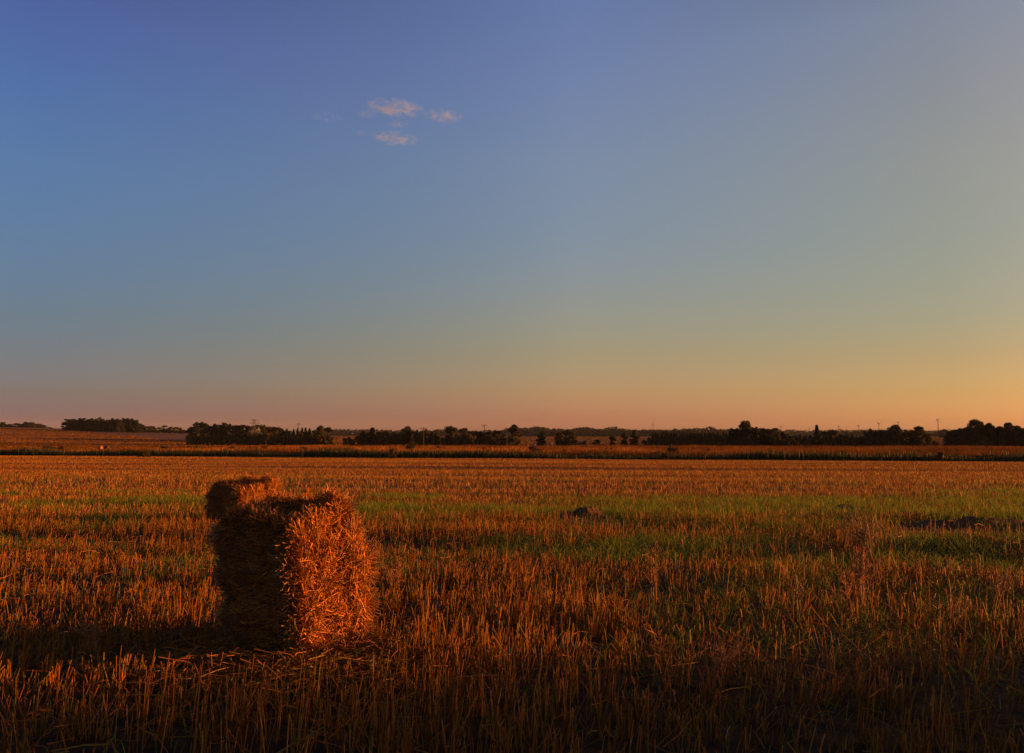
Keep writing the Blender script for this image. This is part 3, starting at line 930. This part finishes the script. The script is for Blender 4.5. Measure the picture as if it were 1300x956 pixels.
# shrubs in the weedy strip beyond the ditch
belt(['shrub'], 456, 642, 298, [(456, 552), (500, 549), (642, 550)], 7, 'dense thicket bush under the trees of the middle belt', 'thicket under the middle belt', 4, 15)
belt(['shrub'], 826, 1000, 292, [(826, 551), (920, 548), (975, 548), (1000, 552)], 7, 'thicket bush at the foot of the long conifer hedge', 'thicket under the conifer hedge', 3, 15)
belt(['shrub'], 1022, 1186, 286, [(1022, 552), (1060, 551), (1120, 550), (1160, 551), (1186, 557)], 7, 'dark thicket bush under the right-hand tree line', 'thicket under the right tree line', 3, 15)
belt(['shrub'], 244, 424, 340, [(244, 547), (330, 549), (424, 549)], 8, 'dark thicket bush along the foot of the left grove', 'thicket under the left groves', 3, 16)
# unseen trees added outside the right of the view to shade the nearest stubble
for k in range(5):
    px_, py_ = 54.2 + 0.174 * (3.9 + 5.0 * k), 14.7 - 0.985 * (3.9 + 5.0 * k)
    cr_, wd_, H0_, W0_ = get_proto('round', k % 3)
    rt_ = empty('broadleaf_tree', (px_, py_, float(gz(px_, py_)) - 0.05), k * 1.3); rt_.scale = (0.85, 0.85, 1.0 + 0.08 * (k % 2))
    tag(rt_, 'unseen round tree added right of the view to shade the nearest stubble', 'tree', 'unseen trees added to shade the foreground from the right')
    link('crown', cr_, rt_); link('trunk', wd_, rt_)

SH = [(59, 200, 563, 6, 'tiny dark bush on the left in front of the hill field'),
      (182, 168, 568, 16, 'low bush at the left ditch bank below the hilltop hedge'),
      (212, 172, 565, 26, 'wide low olive bush on the ditch bank below the left grove'),
      (296, 165, 562, 12, 'brown bush below the lattice pylon, left one'),
      (322, 165, 563, 14, 'brown bush directly below the lattice pylon'),
      (338, 168, 561, 10, 'reddish bush just right of the pylon foot'),
      (386, 160, 566, 24, 'dark spreading bush below the conifer block'),
      (432, 158, 564, 18, 'bush on the ditch bank below the lone round bush'),
      (446, 155, 567, 22, 'wide bush below the gap between groves'),
      (500, 152, 563, 16, 'dark bush beneath the left part of the middle belt'),
      (524, 160, 559, 16, 'reddish bush taller than the weeds under the middle belt'),
      (560, 150, 571, 18, 'low bush by the ditch under the tallest middle tree'),
      (655, 145, 574, 22, 'green low bush by the ditch under the lone pointed tree'),
      (676, 150, 565, 20, 'brown bush above the ditch between the lone trees'),
      (753, 145, 570, 22, 'dark broad bush by the ditch right of centre'),
      (800, 145, 572, 14, 'small dark bush by the ditch left of the olive one'),
      (852, 142, 563, 17, 'olive bush standing clear of the dry grass right of centre'),
      (906, 140, 571, 18, 'brown bush by the ditch below the tall domed tree'),
      (1012, 150, 571, 10, 'small rust-coloured bush below the white house'),
      (1117, 132, 573, 8, 'thin dark upright bush by the ditch on the right'),
      (1250, 128, 577, 20, 'low brown bush by the ditch near the right edge')]
for q_ in range(46):
    px_ = random.uniform(-10, 1330); y_ = random.uniform(138, 215) - 0.02 * px_
    zt_ = float(gz(P(px_, y_), y_)) + random.uniform(0.9, 1.9)
    plant('shrub', px_, y_, HORIZON - (zt_ - CAM_H) / y_ * FPX, random.uniform(7, 20), 'small brown bush half sunk in the tall dry grass beyond the ditch', 'small bushes in the tall dry grass')
for (px, y, top, wp, lab) in SH:
    plant('shrub', px, y, top, wp, lab, 'shrubs in the weedy strip beyond the ditch')

# far ridge forest: one mass
def far_forest():
    g = Geo()
    r = np.random.default_rng(77)
    for (px0, px1, y, h0, nn) in ((400, 700, 1500, 10, 500), (640, 930, 1300, 12, 600), (900, 1330, 1900, 12, 600), (-100, 420, 2200, 13, 500), (1050, 1330, 1300, 9, 300)):
        for k in range(nn):
            px = px0 + (px1 - px0) * r.random()
            yy = y + r.uniform(-60, 60)
            x = P(px, yy); z = float(gz(x, yy))
            h = h0 * (0.75 + 0.4 * r.random()) * (0.8 + 0.4 * float(vnoise(px * 0.05, y)))
            c = 26
            d = r.normal(0, 1, (c, 3)); d /= np.linalg.norm(d, axis=1, keepdims=True)
            cc = np.array([x, yy, z + h * 0.5]) + d * np.array([4.5, 4.5, h * 0.5])
            cc[:, 2] = np.maximum(cc[:, 2], z)
            s = 1.6
            t1 = r.normal(0, 1, (c, 3)); t1 /= np.linalg.norm(t1, axis=1, keepdims=True)
            t2 = np.cross(t1, r.normal(0, 1, (c, 3))); t2 /= np.linalg.norm(t2, axis=1, keepdims=True)
            v = np.stack([cc - t1 * s, cc + t2 * s, cc + t1 * s, cc - t2 * s], 1).reshape(-1, 3)
            col = np.array([0.04, 0.042, 0.02]) * (0.7 + 0.6 * r.random())
            g.add(v, np.arange(c * 4), np.full(c, 4), col)
    o = link('distant_forest', g.mesh('distant_forest', M_leaf))
    tag(o, 'thin dark line of far-off forest along the horizon', 'forest', kind='stuff')
far_forest()

# ------------------------------------------------------------------ hard objects
def bm_obj(name, bm, mat, parent, col):
    me = bpy.data.meshes.new(name); bm.to_mesh(me); bm.free()
    a = me.color_attributes.new('tint', 'FLOAT_COLOR', 'POINT')
    a.data.foreach_set('color', np.tile(np.array([*col, 1.0], dtype=np.float32), len(me.vertices)))
    me.materials.append(mat)
    return link(name, me, parent)
def box(bm, c, s, rot=None):
    r = bmesh.ops.create_cube(bm, size=1.0)
    for v in r['verts']:
        v.co = (v.co.x * s[0] + c[0], v.co.y * s[1] + c[1], v.co.z * s[2] + c[2])
def cyl(bm, p, q, r0, r1, n=10):
    from mathutils import Vector
    p = Vector(p); q = Vector(q); d = (q - p)
    r = bmesh.ops.create_cone(bm, cap_ends=True, segments=n, radius1=r0, radius2=r1, depth=d.length)
    rot = d.to_track_quat('Z', 'Y')
    for v in r['verts']: v.co = rot @ v.co + (p + q) / 2

# wind turbines
def turbine(px, hub_row, y, phase, label):
    x = P(px, y); z = float(gz(x, y))
    hub = CAM_H + (HORIZON - hub_row) / FPX * y
    root = empty('wind_turbine', (x, y, z), radians(20))
    tag(root, label, 'wind turbine', 'wind turbines along the right horizon')
    H = hub - z
    bm = bmesh.new(); cyl(bm, (0, 0, 0), (0, 0, H - 1.5), 3.4, 2.0, 16)
    bm_obj('tower', bm, M_plain, root, (0.35, 0.33, 0.32))
    bm = bmesh.new(); box(bm, (0, 2.0, H), (5.0, 12, 5.0)); bmesh.ops.bevel(bm, geom=bm.edges[:], offset=0.8, segments=2)
    bm_obj('nacelle', bm, M_plain, root, (0.35, 0.33, 0.32))
    bm = bmesh.new(); cyl(bm, (0, -4.0, H), (0, -7.0, H), 2.2, 0.8, 14)
    bm_obj('rotor_hub', bm, M_plain, root, (0.35, 0.33, 0.32))
    for k in range(3):
        a = phase + k * 2 * pi / 3
        bm = bmesh.new()
        L = 36.0
        prof = [(1.5, 0.9), (6, 1.7), (L, 0.3)]
        rings = []
        for (dd, wd) in prof:
            cx, cz = sin(a) * dd, cos(a) * dd
            px_, pz_ = cos(a), -sin(a)
            ring = [bm.verts.new((cx + px_ * wd, -5.5, H + cz + pz_ * wd)), bm.verts.new((cx, -5.5 + 0.5 * wd * 0.6, H + cz)),
                    bm.verts.new((cx - px_ * wd, -5.5, H + cz - pz_ * wd)), bm.verts.new((cx, -5.5 - 0.5 * wd * 0.6, H + cz))]
            rings.append(ring)
        for q in range(2):
            for i in range(4):
                j = (i + 1) % 4
                bm.faces.new((rings[q][i], rings[q][j], rings[q + 1][j], rings[q + 1][i]))
        bm.faces.new(rings[0]); bm.faces.new(rings[2][::-1])
        bm_obj('blade', bm, M_plain, root, (0.38, 0.36, 0.35))
for i, (px, row, y, ph, lab) in enumerate([
        (1190, 533.0, 4000, 0.1, 'tallest wind turbine, standing clear in the gap left of the right-edge clump'),
        (1139.5, 536.0, 4300, 0.5, 'wind turbine with its rotor just above the large domed tree'),
        (1115, 537.5, 4400, 0.9, 'wind turbine left of the large domed tree'),
        (1089.5, 540.0, 4700, 0.2, 'wind turbine above the dip in the right-hand tree line'),
        (1064, 541.5, 4900, 0.6, 'wind turbine above the low trees right of the pointed spruce'),
        (1026.5, 544.0, 5300, 0.3, 'faint small wind turbine just left of the pointed spruce'),
        (991, 541.5, 5000, 0.8, 'faint wind turbine behind the broad flat-crowned tree'),
        (829, 538.5, 4600, 0.0, 'wind turbine standing behind the left end of the long conifer hedge'),
        (855, 544.5, 5400, 0.7, 'small faint wind turbine behind the long conifer hedge')]):
    turbine(px, row, y, ph, lab)

def mast(px, row, y, label):
    x = P(px, y); z = float(gz(x, y)); H = CAM_H + (HORIZON - row) / FPX * y - z
    root = empty('radio_mast', (x, y, z)); tag(root, label, 'mast')
    bm = bmesh.new(); cyl(bm, (0, 0, 0), (0, 0, H), 1.2, 0.5, 8)
    bm_obj('shaft', bm, M_plain, root, (0.12, 0.09, 0.08))
    bm = bmesh.new(); box(bm, (0, 0, H * 0.82), (3.0, 0.6, 0.6)); box(bm, (0, 0, H * 0.66), (3.0, 0.6, 0.6))
    bm_obj('antenna', bm, M_plain, root, (0.12, 0.09, 0.08))
mast(745.5, 541.5, 1400, 'short thin mast on the distant ridge right of centre')

# utility poles with crossarms
def pole(px, top, y, label):
    x = P(px, y); z = float(gz(x, y)); H = CAM_H + (HORIZON - top) / FPX * y - z
    root = empty('utility_pole', (x, y, z), radians(15)); tag(root, label, 'utility pole', 'wooden utility poles among the trees')
    bm = bmesh.new(); cyl(bm, (0, 0, -0.3), (0, 0, H), 0.15, 0.10, 10)
    bm_obj('post', bm, M_bark, root, (0.10, 0.065, 0.045))
    bm = bmesh.new(); box(bm, (0, 0.13, H - 0.5), (2.2, 0.12, 0.14)); cyl(bm, (-0.7, 0.13, H - 0.58), (0, 0.16, H - 1.3), 0.04, 0.04, 6); cyl(bm, (0.7, 0.13, H - 0.58), (0, 0.16, H - 1.3), 0.04, 0.04, 6)
    bm_obj('crossarm', bm, M_bark, root, (0.08, 0.055, 0.04))
    for dx in (-0.95, 0.0, 0.95):
        bm = bmesh.new(); cyl(bm, (dx, 0.13, H - 0.43), (dx, 0.13, H - 0.18), 0.07, 0.04, 8)
        bm_obj('insulator', bm, M_plain, root, (0.4, 0.35, 0.3))
pole(538, 542, 262, 'wooden utility pole standing in front of the middle tree belt')
pole(615, 538.5, 330, 'thin utility pole top showing above the even pines of the middle belt')
pole(379.5, 537.0, 380, 'utility pole top rising out of the dark conifer block on the left')
pole(643.5, 549, 262, 'short utility pole left of the lone pointed tree')

# lattice pylon left
def pylon(px, top, y):
    x = P(px, y); z = float(gz(x, y)); H = CAM_H + (HORIZON - top) / FPX * y - z
    root = empty('lattice_pylon', (x, y, z), radians(25)); tag(root, 'thin lattice power pylon standing in front of the left grove', 'pylon')
    bm = bmesh.new(); W0, W1 = 1.1, 0.25
    lv = np.linspace(0, 1, 9)
    cor = [(-1, -1), (1, -1), (1, 1), (-1, 1)]
    for k in range(8):
        a, b = lv[k], lv[k + 1]; wa = W0 + (W1 - W0) * a; wb = W0 + (W1 - W0) * b
        for i in range(4):
            c, d = cor[i], cor[(i + 1) % 4]
            cyl(bm, (c[0] * wa, c[1] * wa, a * H), (c[0] * wb, c[1] * wb, b * H), 0.06, 0.06, 5)
            cyl(bm, (c[0] * wa, c[1] * wa, a * H), (d[0] * wb, d[1] * wb, b * H), 0.035, 0.035, 4)
    bm_obj('lattice_mast', bm, M_plain, root, (0.10, 0.07, 0.055))
    for hz, L in ((0.95, 1.8), (0.84, 2.4)):
        bm = bmesh.new(); box(bm, (0, 0, H * hz), (2 * L, 0.12, 0.14))
        cyl(bm, (-L, 0, H * hz), (0, 0, H * (hz + 0.05)), 0.04, 0.04, 5); cyl(bm, (L, 0, H * hz), (0, 0, H * (hz + 0.05)), 0.04, 0.04, 5)
        ar = bm_obj('crossarm', bm, M_plain, root, (0.10, 0.07, 0.055))
pylon(323.5, 532.0, 345)

# round bales on the far left field
def round_bale(px, y, label, rz, rr=0.6, tone=(0.30, 0.07, 0.012)):
    x = P(px, y); z = float(gz(x, y))
    root = empty('round_bale', (x, y, z), rz); tag(root, label, 'round bale', 'round bales on the far left field')
    g = Geo(); n = 28; ring = []
    prof = [(-0.62, 0.0), (-0.62, 0.35), (-0.61, 0.66), (-0.55, 0.74), (0.0, 0.76), (0.55, 0.74), (0.61, 0.66), (0.62, 0.35), (0.62, 0.0)]
    v = []
    for (yy, q) in prof:
        for k in range(n):
            a = 2 * pi * k / n; q2 = q * (1 + random.uniform(-0.02, 0.02))
            v.append((cos(a) * q2, yy, 0.74 + sin(a) * q2))
    f = []
    for i in range(len(prof) - 1):
        for k in range(n):
            k2 = (k + 1) % n
            f.append([i * n + k, i * n + k2, (i + 1) * n + k2, (i + 1) * n + k])
    c = np.array(tone) * (0.7 + 0.5 * np.random.default_rng(5).random((len(v), 1)))
    g.add(np.array(v) * (rr / 0.75), np.array(f), np.full(len(f), 4), c)
    link('straw_roll', g.mesh('straw_roll', M_bale), root)
    g = Geo()
    for yy in (-0.3, 0.0, 0.3):
        a = np.linspace(0, 2 * pi, 25)[:-1]; a2 = np.roll(a, -1)
        s = rr / 0.75
        p0 = np.stack([np.cos(a) * 0.775, np.full(24, yy), 0.74 + np.sin(a) * 0.775], -1) * s
        p2 = np.roll(p0, -1, 0)
        tubes(g, p0, (p0 + p2) / 2, p2, np.full(24, 0.03), np.tile([[0.3, 0.2, 0.12]], (24, 1)))
    link('net_wrap', g.mesh('net_wrap', M_straw), root)
round_bale(129.5, 232, 'bright orange round bale lying on the far left field', radians(70))
round_bale(137.5, 240, 'darker round bale right next to the bright orange one on the far left field', radians(-20), 0.6, (0.06, 0.03, 0.02))  # the shade on its near side is put into the dark tone

# small white house glimpsed between the trees
def house(px, y, label, name='farmhouse'):
    x = P(px, y); z = float(gz(x, y)); root = empty(name, (x, y, z), radians(-20)); tag(root, label, 'house')
    L, D_, H, R = 6.0, 4.0, 2.6, 1.6
    bm = bmesh.new(); box(bm, (0, 0, H / 2), (L, D_, H))
    a = [bm.verts.new(p) for p in ((L / 2, -D_ / 2, H), (L / 2, D_ / 2, H), (L / 2, 0, H + R), (-L / 2, -D_ / 2, H), (-L / 2, D_ / 2, H), (-L / 2, 0, H + R))]
    bm.faces.new((a[0], a[1], a[2])); bm.faces.new((a[3], a[5], a[4]))
    bm_obj('wall', bm, M_plain, root, (0.75, 0.72, 0.66))
    bm = bmesh.new()
    for s in (-1, 1):
        q = [(-L / 2 - 0.3, s * (D_ / 2 + 0.35), H - 0.28), (L / 2 + 0.3, s * (D_ / 2 + 0.35), H - 0.28), (L / 2 + 0.3, 0, H + R + 0.02), (-L / 2 - 0.3, 0, H + R + 0.02)]
        lo = [bm.verts.new(p) for p in q]; hi = [bm.verts.new((p[0], p[1], p[2] + 0.14)) for p in q]
        bm.faces.new(lo); bm.faces.new(hi[::-1])
        for i in range(4):
            j = (i + 1) % 4; bm.faces.new((lo[i], lo[j], hi[j], hi[i]))
    rf = bm_obj('roof', bm, M_plain, root, (0.12, 0.06, 0.045))
    bm = bmesh.new(); box(bm, (1.2, 0.5, H + R + 0.3), (0.45, 0.45, 1.2)); bm_obj('chimney', bm, M_plain, rf, (0.25, 0.12, 0.08))
    for (wx) in (-1.8, 1.8):
        bm = bmesh.new(); box(bm, (wx, -D_ / 2 - 0.02, 1.5), (0.9, 0.08, 1.0)); bm_obj('window', bm, M_plain, root, (0.05, 0.06, 0.08))
    bm = bmesh.new(); box(bm, (0, -D_ / 2 - 0.02, 1.0), (0.9, 0.08, 2.0)); bm_obj('door', bm, M_plain, root, (0.15, 0.08, 0.05))
    bm = bmesh.new(); box(bm, (L / 2 + 0.02, 0, 1.5), (0.08, 0.8, 0.9)); bm_obj('window', bm, M_plain, root, (0.05, 0.06, 0.08))
house(1018, 320, 'small white house glimpsed between the low trees right of centre')

# ------------------------------------------------------------------ soil heaps and taller weeds in the field
def mound(px, y, L, Wd, H, label, seed, group=None):
    x = P(px, y); z = float(gz(x, y))
    root_me = None
    r = np.random.default_rng(seed)
    n = 60; m = 24
    U_, A_ = np.meshgrid(np.linspace(0, 1, m), np.linspace(0, 2 * pi, n, endpoint=False), indexing='ij')
    X = U_ * np.cos(A_) * L / 2; Y = U_ * np.sin(A_) * Wd / 2
    Z = H * (1 - sstep(U_)) * (0.55 + 0.9 * fnoise(X * 6 + seed, Y * 6, 3)) + 0.06 * (fnoise(X * 22, Y * 22 + seed, 3) - 0.5) - 0.05 * U_ ** 4
    v = np.stack([X, Y, Z], -1).reshape(-1, 3)
    i, j = np.meshgrid(np.arange(m - 1), np.arange(n), indexing='ij'); j2 = (j + 1) % n
    f = np.stack([i * n + j, (i + 1) * n + j, (i + 1) * n + j2, i * n + j2], -1).reshape(-1, 4)
    g = Geo(); g.add(v, f, np.full(len(f), 4), np.array([0.095, 0.052, 0.026]) * (0.7 + 0.6 * r.random((len(v), 1))))
    o = link('soil_mound', g.mesh('soil_mound', M_soil))
    o.location = (x, y, z + 0.02)
    tag(o, label, 'soil mound', group)
mound(741, 12.9, 1.0, 0.7, 0.17, 'dark rounded soil mound in the green strip right of centre', 1, 'dark soil heaps in the field')
mound(716, 12.9, 0.3, 0.3, 0.10, 'tiny dark soil heap touching the rounded mound on its left', 5, 'dark soil heaps in the field')
mound(1068, 14.4, 0.8, 0.5, 0.08, 'flat dark strip of soil behind the feathery dry grass clump', 2, 'dark soil heaps in the field')
mound(1240, 11.7, 3.0, 0.9, 0.095, 'long low dark soil ridge near the right edge', 3, 'dark soil heaps in the field')
mound(1330, 11.3, 1.8, 0.8, 0.09, 'dark soil ridge running out of the right edge', 4, 'dark soil heaps in the field')

def weed(px, y, H, n, spread, label, col, seed, head=False, cat='weed', lean=(0, 0)):
    x = P(px, y); z = float(gz(x, y)); r = np.random.default_rng(seed)
    root = empty('dry_weed', (x, y, z)); tag(root, label, cat, 'tall dry weeds standing above the stubble')
    g = Geo()
    b = np.stack([r.normal(0, 0.02, n), r.normal(0, 0.02, n), np.zeros(n)], -1)
    tip = b + np.stack([r.normal(0, spread, n) + lean[0], r.normal(0, spread, n) + lean[1], H * (0.7 + 0.3 * r.random(n))], -1)
    mid = (b * 0.5 + tip * 0.5) + np.stack([-(tip - b)[:, 0] * 0.15, -(tip - b)[:, 1] * 0.15, np.full(n, 0.03 * H)], -1)
    c = np.array(col) * (0.7 + 0.6 * r.random((n, 1)))
    tubes(g, b, mid, tip, 0.004 + 0.003 * r.random(n), c)
    link('stem', g.mesh('weed_stem', M_straw), root)
    g = Geo()
    k = n * 14
    i = r.integers(0, n, k); t = 0.45 + 0.55 * r.random(k)
    s = b[i] * (1 - t[:, None]) + tip[i] * t[:, None]
    d = r.normal(0, 1, (k, 3)) * np.array([1, 1, 0.6]) + np.array([0, 0, 0.9]); d /= np.linalg.norm(d, axis=1, keepdims=True)
    L = (0.02 + 0.05 * r.random(k)) * (1.4 - 0.5 * t)
    tubes(g, s, s + d * (L / 2)[:, None], s + d * L[:, None] + r.normal(0, 0.004, (k, 3)), 0.0025 + 0.004 * r.random(k), np.repeat(c, 1, 0)[i])
    link('seed_head', g.mesh('weed_seed_head', M_straw), root)
weed(828, 6.2, 0.50, 7, 0.025, 'tall straight dry weed stalk standing above the stubble right of centre', (0.32, 0.15, 0.06), 1)
weed(1098, 8.6, 0.52, 26, 0.11, 'feathery pale dry grass clump leaning left on the right side', (0.30, 0.19, 0.08), 2, lean=(-0.12, 0))
weed(1088, 5.9, 0.50, 10, 0.05, 'cluster of tall rusty weed stalks right of centre in the near stubble', (0.36, 0.15, 0.06), 3)
weed(1067, 5.6, 0.42, 6, 0.06, 'splayed rusty weed stalks left of the tall cluster', (0.34, 0.15, 0.06), 4)
weed(1196, 5.2, 0.36, 5, 0.07, 'thin upright weed in front of the dark hollow on the right', (0.30, 0.16, 0.06), 5)
weed(1258, 6.0, 0.34, 6, 0.04, 'single-stemmed weed near the right edge', (0.32, 0.17, 0.07), 6)
weed(1010, 5.6, 0.30, 4, 0.06, 'short pale weed with a bent tip right of centre', (0.45, 0.25, 0.10), 7)
weed(505, 6.6, 0.30, 8, 0.05, 'reddish weed clump just right of the tall bale', (0.30, 0.14, 0.06), 8)
weed(905, 4.15, 0.22, 6, 0.06, 'low rusty weed at the bottom edge right of centre', (0.40, 0.17, 0.06), 9)
weed(130, 4.6, 0.28, 7, 0.04, 'low rusty weed at the bottom left', (0.36, 0.16, 0.06), 10)

# ------------------------------------------------------------------ clouds
def cloud_mat(i, dens):
    m, N, L = newmat('cloud_vapour')
    o = N.new('ShaderNodeOutputMaterial')
    pv = N.new('ShaderNodeVolumePrincipled')
    pv.inputs['Color'].default_value = (0.82, 1.0, 0.75, 1)  # the warmer sunlight at cloud height is put into this colour
    pv.inputs['Anisotropy'].default_value = 0.1
    tc = N.new('ShaderNodeTexCoord')
    ln = N.new('ShaderNodeVectorMath'); ln.operation = 'LENGTH'; L.new(tc.outputs['Object'], ln.inputs[0])
    fo = N.new('ShaderNodeMapRange'); fo.inputs[1].default_value = 1.0; fo.inputs[2].default_value = 0.15; fo.inputs[3].default_value = 0.0; fo.inputs[4].default_value = 1.0
    L.new(ln.outputs['Value'], fo.inputs[0])
    mp = N.new('ShaderNodeMapping'); mp.inputs['Location'].default_value = (i * 3.1, i, 0); mp.inputs['Scale'].default_value = (2.2, 1.0, 1.0)
    L.new(tc.outputs['Object'], mp.inputs[0])
    nz = N.new('ShaderNodeTexNoise'); nz.inputs['Scale'].default_value = 1.7; nz.inputs['Detail'].default_value = 4; nz.inputs['Distortion'].default_value = 0.6
    L.new(mp.outputs[0], nz.inputs['Vector'])
    mr = N.new('ShaderNodeMapRange'); mr.inputs[1].default_value = 0.46; mr.inputs[2].default_value = 0.70
    L.new(nz.outputs['Fac'], mr.inputs[0])
    mu = N.new('ShaderNodeMath'); mu.operation = 'MULTIPLY'; L.new(fo.outputs[0], mu.inputs[0]); L.new(mr.outputs[0], mu.inputs[1])
    m2 = N.new('ShaderNodeMath'); m2.operation = 'MULTIPLY'; L.new(mu.outputs[0], m2.inputs[0]); m2.inputs[1].default_value = dens * 0.6
    L.new(m2.outputs[0], pv.inputs['Density'])
    L.new(pv.outputs[0], o.inputs['Volume'])
    return m
def cloud(i, px, py, wpx, hpx, dens, label):
    y = 6000.0
    dz = (478.0 - py) / FPX
    # direction through that part of the sky
    cy, cz = cos(PITCH) - dz * sin(PITCH), sin(PITCH) + dz * cos(PITCH)
    s = y / cy
    loc = ((px - 650) / FPX * s, y, CAM_H + cz * s)
    bm = bmesh.new(); bmesh.ops.create_icosphere(bm, subdivisions=3, radius=1.0)
    me = bpy.data.meshes.new('cloud'); bm.to_mesh(me); bm.free()
    me.materials.append(cloud_mat(i, dens))
    o = link('cloud', me)
    o.location = loc
    o.scale = (wpx / FPX * s / 2, wpx / FPX * s / 3, hpx / FPX * s / 2)
    o.rotation_euler = (0, radians(4), 0)
    tag(o, label, 'cloud', 'small pink clouds in the blue sky')
CL = [(500, 137, 84, 17, 0.0180, 'largest small pink cloud, uppermost of the group'),
      (563, 147, 56, 15, 0.0156, 'pink cloud at the right end of the group'),
      (501, 176, 70, 15, 0.0144, 'flat pinkish cloud lowest in the group'),
      (465, 145, 28, 10, 0.0132, 'little pink cloud just left below the largest one'),
      (505, 158, 32, 8, 0.0120, 'thin pale streak of cloud under the largest one'),
      (416, 148, 50, 14, 0.003, 'faint wisp of cloud farthest to the left'),
      (458, 169, 20, 9, 0.006, 'faint tiny cloud left of the lowest one')]
for i, c in enumerate(CL): cloud(i, *c)

# ------------------------------------------------------------------ haze
def haze():
    bm = bmesh.new(); bmesh.ops.create_cube(bm, size=1.0)
    me = bpy.data.meshes.new('haze'); bm.to_mesh(me); bm.free()
    m, N, L = newmat('evening_haze')
    o = N.new('ShaderNodeOutputMaterial'); pv = N.new('ShaderNodeVolumePrincipled')
    pv.inputs['Color'].default_value = (0.65, 0.65, 0.7, 1)
    pv.inputs['Density'].default_value = 0.00004
    L.new(pv.outputs[0], o.inputs['Volume'])
    me.materials.append(m)
    ob = link('haze', me)
    ob.location = (0, 0, 72); ob.scale = (24400, 24400, 156)
    tag(ob, 'thin evening haze lying over the fields', 'haze', kind='stuff')
haze()
